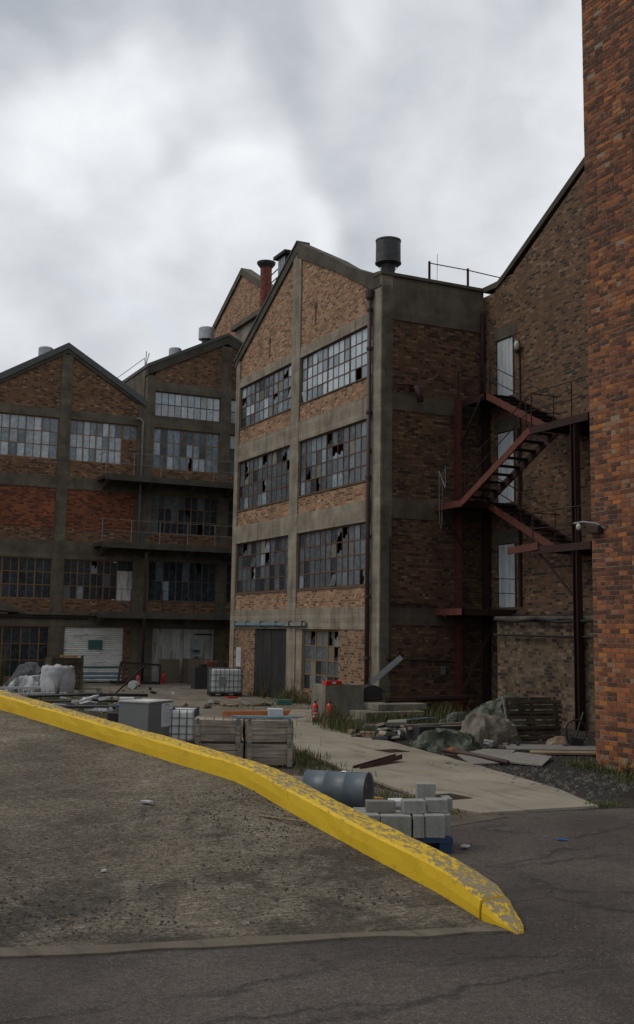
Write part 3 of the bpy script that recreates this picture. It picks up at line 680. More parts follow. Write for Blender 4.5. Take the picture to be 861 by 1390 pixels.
# pipe stub and bracket sticking out of the upper side wall
MB().tube([(18.05, Y1-.02, 10.25), (18.05, Y1-.35, 10.2), (18.15, Y1-.4, 9.75)], .11, 10).build('pipe_stub', 'pipe', fac, smooth=True)
MB().tube([(17.45, Y1-.03, 10.35), (17.95, Y1-.25, 10.3)], .045, 8).build('pipe_stub', 'pipe', fac, smooth=True)
# black wiring festoon along lower side wall
MB().tube([(17.3, Y1-.05, 3.3), (18.2, Y1-.06, 3.36), (18.9, Y1-.06, 3.26)], .03, 6).build('conduit', 'grate', fac)

# ---- gabled wing to the right, plane x = 20.87
wing = thing('gabled_wing', 'high dark brick wing with sloping gable edge and three white doors', 'building', (X3, 28, 0))
RY, RZ = 19.6, 19.35
poly = [(Y1+.6, 2.95), (Y1+.6, 13.86), (29.2, 13.86), (28.85, 14.0), (RY, RZ), (9.5, 13.4), (9.5, 2.95)]
# wall split round the three door openings
DO = [(10.06, 12.02), (6.60, 8.93), (3.28, 5.30)]
MB().prism([(Y1+.6, 2.95), (Y1+.6, 13.7), (29.33, 13.7), (29.33, 2.95)], 'x', X3, X3+.35).build('wall', 'brick_gable', wing)
MB().prism([(28.32, 2.95), (28.32, 14.10), (RY, RZ-.12), (9.5, 13.3), (9.5, 2.95)], 'x', X3, X3+.35).build('wall', 'brick_gable', wing)
zz = 2.95
for (d0, d1) in DO[::-1]:
    B(X3, X3+.35, 28.32, 29.33, zz, d0).build('wall', 'brick_gable', wing); zz = d1
    B(X3-.012, X3+.33, 28.2, 29.46, d1, d1+.42).build('lintel', 'conc_dark', wing); 
B(X3+.002, X3+.35, 28.32, 29.33, zz+.42, 14.06).build('wall', 'brick_gable', wing)
B(X3+.35, X3+.5, 28.2, 29.46, 3., 12.5).build('inner_wall', 'inside', wing)
MB().prism([(Y1+.6, -.05), (Y1+.6, 2.95), (9.5, 2.95), (9.5, -.05)], 'x', X3-.03, X3+.35).build('lower_wall', 'brick_pale', wing)
MB().prism([(Y1, 13.86), (Y1, 14.02), (29.15, 14.02), (28.8, 14.2), (RY, RZ+.2), (9.4, 13.6), (9.4, 13.35), (RY, RZ-.10), (28.85, 13.98), (29.2, 13.82)], 'x', X3-.06, X3+.45).build('coping', 'coping', wing)
MB().prism([(Y1, 13.9), (RY, RZ+.1), (9.4, 13.5), (9.4, 0), (Y1, 0)], 'x', X3+.6, X3+14).build('hall', 'roof', wing)
for k_, (d0, d1) in enumerate(DO):
    d = B(X3+.06, X3+.10, 28.34, 29.31, d0, d1-.02).build('door', 'door_white', wing, label=['white boarded door at the top landing', 'white door behind the middle stair flight', 'white door at the lowest landing'][k_])
    for i in range(6):
        y = 28.345+i*.161
        B(X3+.035+R.uniform(0, .008), X3+.06, y, y+.154, d0+.01+R.uniform(0, .02), d1-.03).build('board', 'door_white', d, o=org(wing))
    B(X3-.01, X3+.03, 28.34, 28.40, d0, d1).build('door_jamb', 'pipe', wing)
B(X3-.13, X3-.01, 28.02, 28.14, 11.35, 11.75).build('lamp_backplate', 'pipe', wing)
MB().lathe([(.03, 0), (.085, .04), (.09, .2), (.05, .3), (.0, .31)], (X3-.16, 27.97, 11.4), 12).build('wall_lamp', 'bulb', wing, smooth=True, label='bulkhead lamp beside the top door')
MB().tube([(X3-.03, 28.0, 11.4), (X3-.03, 28.0, 8.9), (X3-.03, 27.96, 6.9)], .022, 6).build('cable', 'grate', wing)
# pipes low on the wing
MB().tube([(X3-.14, 28.9, 3.05), (X3-.14, 27, 2.98), (X3-.14, 25.4, 3.03), (X3-.14, 23.5, 2.95), (X3-.14, 21, 2.98)], .05, 7).build('pipe_run', 'grate', wing)
MB().tube([(X3-.10, 28.9, 2.32), (X3-.10, 21, 2.30)], .045, 7).build('pipe_run', 'grate', wing)
for i in range(9): MB().tube([(X3-.14, 28.6-i*.8, 2.95), (X3-.08, 28.55-i*.8, 3.12), (X3-.02, 28.5-i*.8, 3.05)], .02, 5).build('pipe_clip', 'grate', wing)
MB().tube([(X3-.06, 28.05, 8.9), (X3-.06, 28.05, 3.3)], .05, 8).build('standpipe', 'red_steel_dk', wing)

# ---- brick tower on the right, real brick relief on the face the yard sees
tw = thing('brick_tower', 'towering orange brick stack cut off by the right edge of the photo', 'tower', (13.95, 14.2, 0))
TX, TY0, TY1, TH = 13.95, 11.9, 16.52, 24.0
B(TX, TX+4.6, TY0, TY1, -.1, TH).build('tower_wall', 'brick_tower_core', tw)
BWD, BH, JT = .242, .088, .010
rb = random.Random(77); bricks = []; zc = 0; row = 0
mort = plain_mat('lime_mortar', (.26, .205, .15), .95, 0, .4, 20.)
nrow = int(TH/BH)
B(TX-.012, TX-.0005, TY0, TY1, 0, TH).build('mortar_bed', mort, tw)
def tone(y, z, rnd):
    # burnt headers cluster near the corner and in bands; bright patches drift between
    g = noise3(y*.9, z*.45, 3.1)*.9+noise3(y*2.7, z*2.2, 9.)*.55
    dark = max(0, (z-6)/14)*.15+max(0, 1-abs(TY1-y)/.8)*.16*min(1, z/8)
    low = max(0, 1-z/6.)
    u = rnd.random()+g*.35-dark
    if low > .2 and rnd.random() < .3*low: return rnd.choice([2, 4, 5, 2])
    return 0 if u < .17 else 1 if u < .45 else 2 if u < .70 else 4 if u < .86 else 3 if u < .93 else 5
for r_ in range(nrow):
    z = r_*BH; hdr = (r_ % 4 == 2); L_ = BWD/2 if hdr else BWD
    y = TY1-(L_/2 if (r_ % 2) else 0.)*(1)
    ed = [TY1]
    if r_ % 2: ed.append(TY1-(BWD/2 if not hdr else BWD/4))
    while ed[-1] > TY0: ed.append(ed[-1]-L_)
    ed[-1] = TY0
    for a_, b_ in zip(ed, ed[1:]):
        if a_-b_ > .04: bricks.append((b_+JT/2, a_-JT/2, z+JT/2+rb.uniform(-.002, .002), z+BH-JT/2, tone((a_+b_)/2, z, rb), rb.uniform(.0, .004), rb.random() < .012))
bricks.sort(key=lambda q: (q[0]+q[1])/2 < 14.55 or q[2] > 12)   # those the frame shows first
vis = [q for q in bricks if q[0] > 14.75]
vis.sort(key=lambda q: -((q[1]-q[0])*.09/(13.95**2+((q[0]+q[1])/2)**2+(q[2]-2.4)**2)))
top = set(id(q) for q in vis[:300]); BM = {}
def brick_part(q):
    w = round(q[1]-q[0], 2); key = (w, q[4])
    if key not in BM:
        mm = MB(); h = (BH-JT)/2; ww = (q[1]-q[0])/2
        mm.add([(-.0, -ww, -h), (-.0, ww, -h), (-.0, ww, h), (-.0, -ww, h), (-.017, -ww+.003, -h+.003), (-.017, ww-.003, -h+.003), (-.017, ww-.003, h-.003), (-.017, -ww+.003, h-.003)],
               [(4, 7, 6, 5), (0, 4, 5, 1), (1, 5, 6, 2), (2, 6, 7, 3), (3, 7, 4, 0)])
        BM[key] = mm.mesh('brick', TBM[q[4]])
    inst('brick', BM[key], (TX-org(tw).x+q[5]-.006, (q[0]+q[1])/2-org(tw).y, (q[2]+q[3])/2), tw)
rest = MB()
for q in bricks:
    if id(q) in top: brick_part(q); continue
    x = TX-.017+q[5]-.004+(.03 if q[6] else 0); e = .004
    j_ = lambda: rb.uniform(-.004, .004)
    rest.add([(TX, q[0], q[2]), (TX, q[1], q[2]), (TX, q[1], q[3]), (TX, q[0], q[3]), (x+j_(), q[0]+e+j_(), q[2]+e+j_()), (x+j_(), q[1]-e+j_(), q[2]+e+j_()), (x+j_(), q[1]-e+j_(), q[3]-e+j_()), (x+j_(), q[0]+e+j_(), q[3]-e+j_())],
             [(4, 7, 6, 5), (0, 4, 5, 1), (1, 5, 6, 2), (2, 6, 7, 3), (3, 7, 4, 0)], q[4])
rest.build('brickwork', TBM, tw, kind='stuff')
# floodlight bracketed off the tower's corner
fl = thing('security_light', 'pale swan neck yard light fixed to the orange brick tower', 'lamp', (13.9, 16.45, 4.5))
MB().tube([(13.93, 16.1, 4.40), (13.86, 16.3, 4.52), (13.8, 16.6, 4.57), (13.78, 16.85, 4.56)], .02, 8).build('arm', 'white_rail', fl, smooth=True)
MB().lathe([(.0, .05), (.03, .045), (.05, .0), (.045, -.07), (.0, -.08)], (13.79, 16.72, 4.5), 14).build('lamp_head', 'bulb', fl, smooth=True)
MB().obox((13.85, 16.36, 4.42), (.10, .34, .16), (.12, 0, 0)).build('housing', 'manhole', fl, bevel=.02)

# ---- left workshop building, plane y = 50
YL = 50.
lw = thing('workshop_building', 'long brick workshop at the left with gable roof, window rows and striped shutter', 'building', (11.5, YL, 0))
rl = random.Random(31)
def cl(par, x0, x1, z0, z1, mat='conc_left', p=0.): return B(x0, x1, YL-p, YL+.4, z0, z1).build('column', mat, par)
cl(lw, 11.3, 11.8, 0, 15.0, p=.012); cl(lw, 7.2, 7.6, 0, 12.9, p=.012); cl(lw, 15.02, 15.42, 0, 13.1, p=.012)
LB = [(2.5, 3.1), (5.55, 6.35), (8.75, 9.3), (12.0, 12.42)]
for z0, z1 in LB:
    for x0, x1 in ((7.6, 11.3), (11.8, 15.02)): B(x0, x1, YL, YL+.38, z0, z1).build('beam', 'conc_left', lw)
def bp(x0, x1, z0, z1, mat, par=None): return B(x0, x1, YL+.04, YL+.34, z0, z1).build('brick_panel', mat, par or lw)
for x0, x1 in ((7.6, 11.3), (11.8, 15.02)):
    bp(x0, x1, 3.1, 3.72, 'brick_brown'); bp(x0, x1, 6.35, 6.9, 'brick_brown'); bp(x0, x1, 6.9, 8.75, 'brick_red'); bp(x0, x1, 9.3, 10.05, 'brick_brown')
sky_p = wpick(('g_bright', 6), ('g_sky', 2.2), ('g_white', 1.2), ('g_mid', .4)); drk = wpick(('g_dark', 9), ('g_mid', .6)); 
window(lw, 'y', YL, 7.6, 11.3, 10.05, 12.0, 10, 3, sky_p, rl, bar='bar_tan', thick=2, miss=.0, brk=.02)
window(lw, 'y', YL, 11.8, 14.3, 10.05, 12.0, 8, 3, sky_p, rl, bar='bar_tan', thick=2, miss=.02, brk=.02)
bp(14.3, 15.02, 10.05, 11.25, 'brick_brown'); window(lw, 'y', YL, 14.3, 15.02, 11.25, 12.0, 2, 1, wpick(('g_sky', 1)), rl, bar='bar_tan', miss=0, brk=0)
window(lw, 'y', YL, 7.6, 11.3, 3.72, 5.55, 10, 3, drk, rl, bar='bar_tan', thick=2, miss=.0, brk=.03)
window(lw, 'y', YL, 11.8, 14.32, 3.72, 5.55, 8, 3, wpick(('g_dark', 8), ('g_mid', 1), ('g_sky', .3)), rl, bar='bar_tan', thick=2, miss=.0, brk=.04)
B(14.32, 15.02, YL+.08, YL+.14, 3.2, 5.1).build('door', 'door_grey', lw, label='pale grey door onto the lowest balcony'); B(14.32, 15.02, YL+.1, YL+.2, 5.1, 5.55).build('door_light', 'g_dark', lw)
window(lw, 'y', YL, 7.6, 11.3, .25, 2.5, 9, 3, wpick(('g_dark', 1)), rl, bar='bar_tan', thick=2, miss=0, brk=0)
bp(7.6, 11.3, 0, .25, 'brick_brown')
def lz(x): return 15.5-abs(x-11.54)*.59
MB().prism([(7.6, 12.42), (11.3, 12.42), (11.3, lz(11.3)-.2), (7.6, lz(7.6)-.2)], 'y', YL+.04, YL+.34).build('gable_brickwork', 'brick_brown', lw)
MB().prism([(11.8, 12.42), (15.02, 12.42), (15.02, lz(15.02)-.2), (11.8, lz(11.8)-.2)], 'y', YL+.04, YL+.34).build('gable_brickwork', 'brick_brown', lw)
MB().prism([(15.35, lz(15.35)-.42), (11.54, 15.08), (7.1, lz(7.1)-.42), (7.1, lz(7.1)), (11.54, 15.52), (15.35, lz(15.35))], 'y', YL-.03, YL+.4).build('coping', 'coping', lw)
MB().prism([(15.35, lz(15.35)-.3), (11.54, 15.3), (7.1, lz(7.1)-.3), (7.1, lz(7.1)+.05), (11.54, 15.57), (15.35, lz(15.35)+.05)], 'y', YL-.08, YL+14).build('roof', 'roof', lw)
# roller shutter, slat by slat
sh = B(11.98, 14.72, YL+.14, YL+.16, .05, 2.5).build('roller_shutter', 'shutter', lw, label='white slatted shutter with blue and green stripes')
for i in range(26):
    z = .08+i*.093; mt_ = {3: 'sh_blue', 4: 'sh_blue', 6: 'sh_green', 7: 'sh_green', 1: 'sh_blue', 2: 'sh_blue'}.get(i, 'shutter')
    if i == 2: mt_ = 'shutter'
    if i == 4: mt_ = 'shutter'
    if i == 7: mt_ = 'shutter'
    mm = MB(); mm.prism([(YL+.14, z), (YL+.105+R.uniform(-.004, .004), z+.02), (YL+.10, z+.06), (YL+.13, z+.086)], 'x', 12.0, 14.7)
    mm.build('slat', mt_, sh, o=org(lw))
B(13.1, 13.75, YL+.06, YL+.10, 1.5, 1.92).build('sign_plate', 'sh_green', sh, o=org(lw), label='green plate on the shutter')
B(11.8, 11.98, YL+.03, YL+.3, 0, 2.5).build('shutter_jamb', 'conc_left', lw)
B(14.72, 15.02, YL+.03, YL+.3, 0, 2.5).build('pier', 'brick_brown', lw)
m = MB()
for z in (3.4, 6.5, 9.6, 12.2): m.box(7.3, 15.2, YL+.4, YL+4, z-.15, z+.1)
m.box(7.3, 15.2, YL+4, YL+4.2, 0, 13); m.box(7.0, 7.2, YL+.4, YL+14, 0, 12.9); m.build('inner_walls', 'inside', lw)
MB().tube([(15.2, YL-.12, 6.4), (15.2, YL-.12, 12.2), (15.05, YL-.12, 12.3), (14.9, YL-.1, 12.3)], .055, 8).build('rainwater_pipe', 'white_rail', lw, smooth=True)
MB().tube([(15.25, YL-1.3, .0), (15.25, YL-1.3, 5.9)], .07, 8).build('red_post', 'red_steel_dk', lw, smooth=True)

# ---- right hand workshop, same front line, taller
rw = thing('rear_workshop', 'taller concrete and brick workshop behind the balconies, half hidden by factory', 'building', (18, YL, 0))
def rz2(x): return 17.0-abs(x-19.45)*.51
cl(rw, 15.42, 15.8, 0, 14.5, 'conc_left', .02); cl(rw, 19.18, 19.7, 0, 16.4, 'conc_left', .012); cl(rw, 23.1, 23.5, 0, 14.8, 'conc_left', .012)
for z0, z1 in ((2.5, 3.15), (5.65, 6.35), (8.8, 9.4), (12.0, 12.55), (13.78, 14.25)):
    for x0, x1 in ((15.8, 19.18), (19.7, 23.1)): B(x0, x1, YL, YL+.38, z0, z1).build('beam', 'conc_left', rw)
for x0, x1 in ((15.8, 19.18), (19.7, 23.1)):
    bp(x0, x1, 3.15, 3.75, 'brick_brown', rw); bp(x0, x1, 6.35, 6.9, 'brick_brown', rw); bp(x0, x1, 9.4, 10., 'brick_brown', rw)
    n = 10
    window(rw, 'y', YL, x0, x1, 12.55, 13.78, n, 2, wpick(('g_bright', 4), ('g_white', 3)), rl, bar='conc_left', thick=0, miss=0, brk=.01)
    window(rw, 'y', YL, x0, x1, 10., 12.0, n, 3, wpick(('g_bright', 2.), ('g_sky', 5), ('g_mid', 2)), rl, bar='bar_tan', thick=2, miss=.01, brk=.02)
    window(rw, 'y', YL, x0, x1, 6.9, 8.8, n, 3, wpick(('g_dark', 6), ('g_mid', 1.2)), rl, bar='bar_tan', thick=2, miss=.03, brk=.05)
    window(rw, 'y', YL, x0, x1, 3.75, 5.65, n, 2, wpick(('g_dark', 8), ('g_mid', .8), ('g_sky', .5)), rl, bar='conc_left', thick=2, miss=.03, brk=.03)
MB().prism([(15.8, 14.25), (19.18, 14.25), (19.18, rz2(19.18)-.2), (15.8, rz2(15.8)-.2)], 'y', YL+.04, YL+.34).build('gable_brickwork', 'brick_brown', rw)
MB().prism([(19.7, 14.25), (23.1, 14.25), (23.1, rz2(23.1)-.2), (19.7, rz2(19.7)-.2)], 'y', YL+.04, YL+.34).build('gable_brickwork', 'brick_brown', rw)
MB().prism([(15.38, 14.5), (15.38, 15.02), (19.45, 17.06), (23.5, 15.02), (23.5, 14.5), (19.45, 16.55)], 'y', YL-.03, YL+.4).build('coping', 'coping', rw)
MB().prism([(15.34, 15.04), (19.45, 17.1), (23.5, 15.05), (23.5, 14.9), (19.45, 16.95), (15.34, 14.88)], 'y', YL-.06, YL+9).build('roof', 'roof', rw)
B(15.38, 15.7, YL+.4, YL+9, 12.2, 14.93).build('side_parapet', 'conc_left', rw)
m = MB()
for z in (3.4, 6.5, 9.6, 12.2): m.box(15.8, 23.4, YL+.4, YL+4, z-.15, z+.1)
m.box(15.8, 23.4, YL+4, YL+4.2, 0, 14.5); m.build('inner_walls', 'inside', rw)
# white double doors on the ground floor, board by board
B(15.8, 16.1, YL+.02, YL+.3, 0, 2.5).build('door_jamb', 'conc_left', rw)
for x0, x1 in ((16.1, 17.65), (17.67, 19.18)):
    dd = B(x0, x1, YL+.16, YL+.19, .03, 2.48).build('door', 'door_grey', rw)
    nb = 9; w_ = (x1-x0)/nb
    for i in range(nb): B(x0+i*w_+.004, x0+(i+1)*w_-.004, YL+.13+R.uniform(0, .01), YL+.16, .04, 2.47).build('board', 'door_grey', dd, o=org(rw))
B(18.2, 19.1, YL+.09, YL+.13, 2.2, 2.27).build('door_bar', 'grate', rw)
bp(19.7, 23.1, 0, 2.5, 'brick_brown', rw)

# ---- balconies across both fronts
for k_, zt in enumerate((9.38, 6.30, 3.16)):
    bx0 = (13.15, 13.1, 13.05)[k_]
    bl = thing('balcony', ['topmost concrete balcony with thin white railing', 'middle concrete balcony with thin white railing', 'lowest concrete balcony with dark red railing above the shutters'][k_], 'balcony', (bx0, YL, zt), 'balconies on the workshop fronts')
    B(bx0, 23.3, YL-1.35, YL-.02, zt-.17, zt).build('deck', 'coping', bl, bevel=.01)
    B(bx0+.02, 23.3, YL-1.37, YL-1.3, zt-.24, zt+.03).build('edge_beam', 'coping', bl)
    for x in (13.4, 15.4, 17.5, 19.4, 21.5): MB().prism([(YL-.02, zt-.17), (YL-1.2, zt-.17), (YL-.02, zt-.55)], 'x', x, x+.2).build('bracket', 'conc_dark', bl)
    rm = 'white_rail' if k_ < 2 else 'red_steel_dk'; x = bx0+.05
    while x < 23.2:
        MB().tube([(x, YL-1.3, zt-.02), (x, YL-1.3, zt+1.05)], .017, 6).build('post', rm, bl); x += (1.3, 1.35, 1.5)[k_]
    for dz in (.55, 1.05): MB().tube([(bx0+.05, YL-1.3, zt+dz), (18, YL-1.3, zt+dz-.02), (23.2, YL-1.3, zt+dz)], .010, 6).build('rail', rm, bl)
    for dz in (.55, 1.05): MB().tube([(bx0+.05, YL-1.3, zt+dz), (bx0+.05, YL-.05, zt+dz)], .010, 6).build('rail', rm, bl)
# ledge line left of the lowest balcony
B(7.2, 13.0, YL-.22, YL-.02, 3.02, 3.12).build('ledge', 'conc_left', lw); B(7.2, 13., YL-.10, YL-.02, 2.86, 2.92).build('ledge', 'grate', lw)

# ---- gable and tank house rising behind
bg = thing('rear_gable_building', 'distant steep brick gable rising above the roofs left of the factory', 'building', (22, 54.6, 0))
MB().prism([(61.5, 0), (61.5, 18.3), (54.6, 22.05), (47.5, 18.0), (47.5, 0)], 'x', 22.0, 22.4).build('wall', 'brick_f1', bg)
MB().prism([(61.7, 18.2), (61.7, 18.5), (54.6, 22.25), (47.4, 18.2), (47.4, 17.9), (54.6, 21.85)], 'x', 21.9, 22.5).build('coping', 'conc_dark', bg)
MB().prism([(61.7, 18.0), (47.4, 18.0), (47.4, 0), (61.7, 0)], 'x', 22.5, 34).build('hall', 'roof', bg)
th = thing('concrete_roof_house', 'pale concrete roof housing with overhanging slab in front of the far gable', 'building', (21.2, 50, 14))
B(20.9, 21.95, 48.1, 52.6, 12., 18.05).build('wall', 'conc', th); B(20.7, 22., 47.9, 52.9, 18.05, 18.3).build('roof_slab', 'conc_dark', th)
MB().tube([(20.85, 48.2, 16.), (20.85, 48.2, 20.2)], .05, 8).build('red_post', 'flue', th)
for dz in (18.8, 19.3, 19.7): MB().tube([(20.85, 48.3, dz), (20.6, 44.6, dz+.1)], .03, 6).build('rail', 'flue', th)

# ---- rooftop pieces
def lathe_thing(name, label, cat, loc, parts, group=None):
    t = thing(name, label, cat, loc, group)
    for nm, prof, mat, n in parts: MB().lathe(prof, loc, n).build(nm, mat, t, smooth=False)
    return t
f_ = lathe_thing('flue_pipe', 'rust red flue with flared cap behind the factory roof slope', 'chimney', (21, 49.0, 16.5),
                 [('stack', [(.29, 0), (.29, 3.95)], 'flue', 20), ('cap', [(.30, 3.9), (.44, 4.08), (.47, 4.14), (.47, 4.20), (.36, 4.23), (.3, 4.2)], 'zinc', 24)])
vb = thing('roof_vent_box', 'small grey louvred vent box with overhanging lid beside the red flue', 'vent', (20.4, 45.1, 16))
B(20.1, 20.8, 44.7, 45.5, 16., 19.65).build('box', 'zinc', vb); B(19.95, 20.95, 44.45, 45.75, 19.65, 19.8).build('lid', 'grate', vb)
for i in range(5): B(20.07, 20.1, 44.73+i*.15, 44.81+i*.15, 18.7, 19.55).build('louvre', 'steel', vb)
ct = thing('roof_cowl', 'round dark metal vent cowl on a tapered neck at the factory corner', 'vent', (17.72, 31.0, 13.9))
MB().lathe([(.42, 0), (.22, .45), (.25, .85)], (17.72, 31., 13.8), 20).build('neck', 'zinc', ct, smooth=False)
MB().lathe([(.38, .0), (.42, .04), (.42, .09), (.415, .74), (.43, .75), (.43, .80), (.38, .82), (.36, .78)], (17.72, 31., 14.68), 28).build('drum', 'zinc', ct)
MB().lathe([(.22, 0), (.44, .06), (.44, .11), (.4, .12)], (17.72, 31., 14.60), 24).build('skirt', 'zinc', ct)
for a_ in range(6):
    an = a_*math.pi/3; MB().tube([(17.72+.22*math.cos(an), 31+.22*math.sin(an), 14.45), (17.72+.41*math.cos(an), 31+.41*math.sin(an), 14.66)], .012, 5).build('strut', 'zinc', ct)
for i, (x, y, z0, z1, r_, lb) in enumerate(((11.25, 53.5, 15., 16.05, .36, 'low round vent cowl on the leftmost ridge'), (19.6, 53.5, 16.2, 18.2, .42, 'tall pale round vent cowl above the rear workshop peak'), (18.0, 53.8, 15.6, 16.95, .33, 'small round vent cowl on the rear workshop left slope'))):
    lathe_thing('roof_cowl', lb, 'vent', (x, y, z0), [('neck', [(r_*.7, 0), (r_*.55, z1-z0-.45)], 'zinc', 16), ('drum', [(r_, z1-z0-.6), (r_, z1-z0), (r_*.85, z1-z0+.05)], 'steel', 22)], 'vent cowls on the workshop roofs')
# railing on the parapet
rr_ = thing('roof_railing', 'thin rusty railing standing on the factory side parapet', 'railing', (18.9, 30.25, 14))
for x in (18.87, 20.4): MB().beam((x, 30.25, 14.), (x, 30.25, 14.72), .06, .06).build('post', 'red_steel_dk', rr_)
MB().tube([(18.87, 30.25, 14.66), (20.4, 30.25, 14.66), (21.9, 30.25, 14.6)], .018, 6).build('rail', 'red_steel_dk', rr_)
tag(MB().tube([(19.2, 30.3, 14.), (19.22, 30.3, 15.05)], .008, 5).build('lightning_rod', 'grate', o=(19.2, 30.3, 14.)), 'thin upright rod on the parapet between railing posts', 'rod')
for (x, y, z, h, lx, lb) in ((15.8, 52, 15.1, 1.0, .25, 'slanting rod'), (15.95, 52.3, 15.1, 1.15, .05, 'upright rod'), ):
    tag(MB().tube([(x, y, z), (x+lx, y, z+h)], .02, 5).build('roof_rod', 'red_steel_dk', o=(x, y, z)), 'thin rusty %s at the rear workshop roof corner' % lb, 'rod')
tag(MB().tube([(15.5, 50.8, 14.9), (15.45, 50.8, 15.5), (15.5, 58, 15.5), (15.5, 58, 14.9)], .016, 5).build('roof_rail', 'grate', o=(15.5, 54, 15)), 'thin rail on the rear workshop side parapet', 'railing')

# ---- fire escape
fe = thing('fire_escape', 'red rusty steel fire escape with open treads in the dark corner', 'staircase', (19.9, 27.5, 0))
OX, MX, IX = 18.88, 19.84, X3-.03
def deckf(x0, x1, y0, y1, z, nm='landing'):
    d = B(x0+.06, x1, y0+.04, y1-.02, z-.06, z-.02).build(nm, 'grate', fe)
    B(x0, x0+.05, y0, y1, z-.20, z+.0).build('channel', 'red_steel' if x0 < 19 and y1 > 27 else 'red_steel_dk', d, o=org(fe)); B(x0, x1, y0, y0+.04, z-.2, z).build('channel', 'red_steel_dk', d, o=org(fe))
    n = int((y1-y0)/.28)
    for i in range(n): B(x0+.06, x1, y0+.1+i*.28, y0+.14+i*.28, z-.18, z-.06).build('joist', 'grate', d, o=org(fe))
    return d
deckf(MX-.06, IX, 28.4, 29.95, 9.98); deckf(OX, IX, 28.35, 29.95, 6.52); deckf(OX, IX, 28.35, 29.95, 3.2)
deckf(OX, IX, 22.4, 24.9, 8.24, 'half_landing'); deckf(OX, IX, 22.4, 24.9, 4.85, 'half_landing')
def flight(x0, x1, ya, za, yb, zb, n, mat='red_steel', rail=True):
    f = MB().beam((x0, ya, za-.08), (x0, yb, zb-.08), .05, .20).build('stringer', mat, fe)
    MB().beam((x1, ya, za-.08), (x1, yb, zb-.08), .05, .24).build('stringer', 'red_steel_dk', fe)
    for i in range(n):
        t = (i+.5)/n; y = ya+(yb-ya)*t; z = za+(zb-za)*t
        B(x0+.03, x1-.03, y-.13, y+.13, z-.02, z+.02).build('tread', 'grate', f, o=org(fe))
    if rail:
        for h in (.5, .95): MB().tube([(x0, ya, za+h), (x0, yb, zb+h)], .016, 6).build('handrail', 'red_steel_dk', fe)
        for t in (.05, .5, .95):
            y = ya+(yb-ya)*t; z = za+(zb-za)*t; MB().tube([(x0, y, z), (x0, y, z+.95)], .018, 6).build('baluster', 'red_steel_dk', fe)
flight(MX, IX-.08, 28.4, 9.98, 24.9, 8.24, 9)
flight(OX+.02, MX-.08, 28.4, 6.52, 24.95, 8.24, 9)
flight(MX, IX-.08, 28.4, 6.52, 24.9, 4.85, 9)
MB().beam((OX, 26.0, 4.80), (OX, 24.6, 4.86), .06, .2).build('stringer_stub', 'red_steel', fe)
for (y, z0, z1) in ((24.85, 8.24, 9.2), (23.1, 8.24, 9.2), (24.85, 4.85, 5.8), (22.9, 4.85, 5.8)): MB().tube([(OX, y, z0), (OX, y, z1)], .02, 6).build('baluster', 'red_steel_dk', fe)
for z in (8.7, 9.2, 5.35, 5.8): MB().tube([(MX, 24.85, z), (OX, 24.85, z), (OX, 22.4, z)], .016, 6).build('handrail', 'red_steel_dk', fe)
for y in (28.4, 29.9): MB().tube([(MX-.06, y, 9.98), (MX-.06, y, 10.95)], .018, 6).build('baluster', 'red_steel_dk', fe)
for z in (10.45, 10.93): MB().tube([(MX-.06, 28.4, z), (MX-.06, 29.9, z)], .014, 6).build('handrail', 'red_steel_dk', fe)
for z in (3.7, 4.15): MB().tube([(OX, 28.4, z), (OX, 29.9, z)], .014, 6).build('handrail', 'red_steel_dk', fe)
for z in (3.7, 4.15): MB().tube([(OX, 28.4, z), (IX, 28.4, z)], .014, 6).build('handrail', 'red_steel_dk', fe)
def hcol(x, y, z0, z1, mat='red_steel'):
    m = MB(); m.box(x-.09, x+.09, y-.09, y-.07, z0, z1); m.box(x-.09, x+.09, y+.07, y+.09, z0, z1); m.box(x-.012, x+.012, y-.07, y+.07, z0, z1); m.build('post', mat, fe)
hcol(MX-.16, 29.78, 0, 10.02); hcol(OX+.1, 23.1, 0, 8.04, 'red_steel_dk'); hcol(IX-.16, 29.7, 0, 9.8, 'red_steel_dk'); hcol(OX+.95, 23.1, 0, 4.6, 'red_steel_dk')
for a_, b_ in (((OX+.1, 23.2, 6.9), (OX+.1, 24.7, 8.0)), ((OX+.1, 23.2, 3.4), (OX+.1, 24.7, 4.65)), ((MX-.1, 29.7, 8.5), (MX-.1, 28.5, 9.9)), ((MX-.1, 29.7, 5.2), (OX+.1, 29.7, 6.35)), ((19.4, 29.2, .6), (20.5, 28.9, 2.9))):
    MB().beam(a_, b_, .06, .06).build('brace', 'red_steel_dk', fe)
B(X3-2, X3-.8, 29.3, 29.4, 2.95, 3.0).build('bearer', 'red_steel_dk', fe)
# bent wire frame hung on the middle landing
wf = thing('wire_frame', 'bent pale wire frame hanging off the middle fire escape landing', 'frame', (18.75, 29.6, 6.5))
def px(a_, b_): return (18.85, 29.62-a_*.02, 6.55+b_)
MB().tube([px(0, -.1), px(0, 1.05), px(18, 1.15), px(18, .45)], .014, 5).build('wire', 'white_rail', wf)
MB().tube([px(0, 1.0), px(18, .45)], .02, 5).build('wire', 'white_rail', wf); MB().tube([px(0, .4), px(18, 1.1)], .012, 5).build('wire', 'white_rail', wf)
MB().tube([px(0, 0), px(2, -.7), px(6, -.85), px(8, -.6), px(9, .3), px(11, .6)], .009, 5).build('wire', 'white_rail', wf)
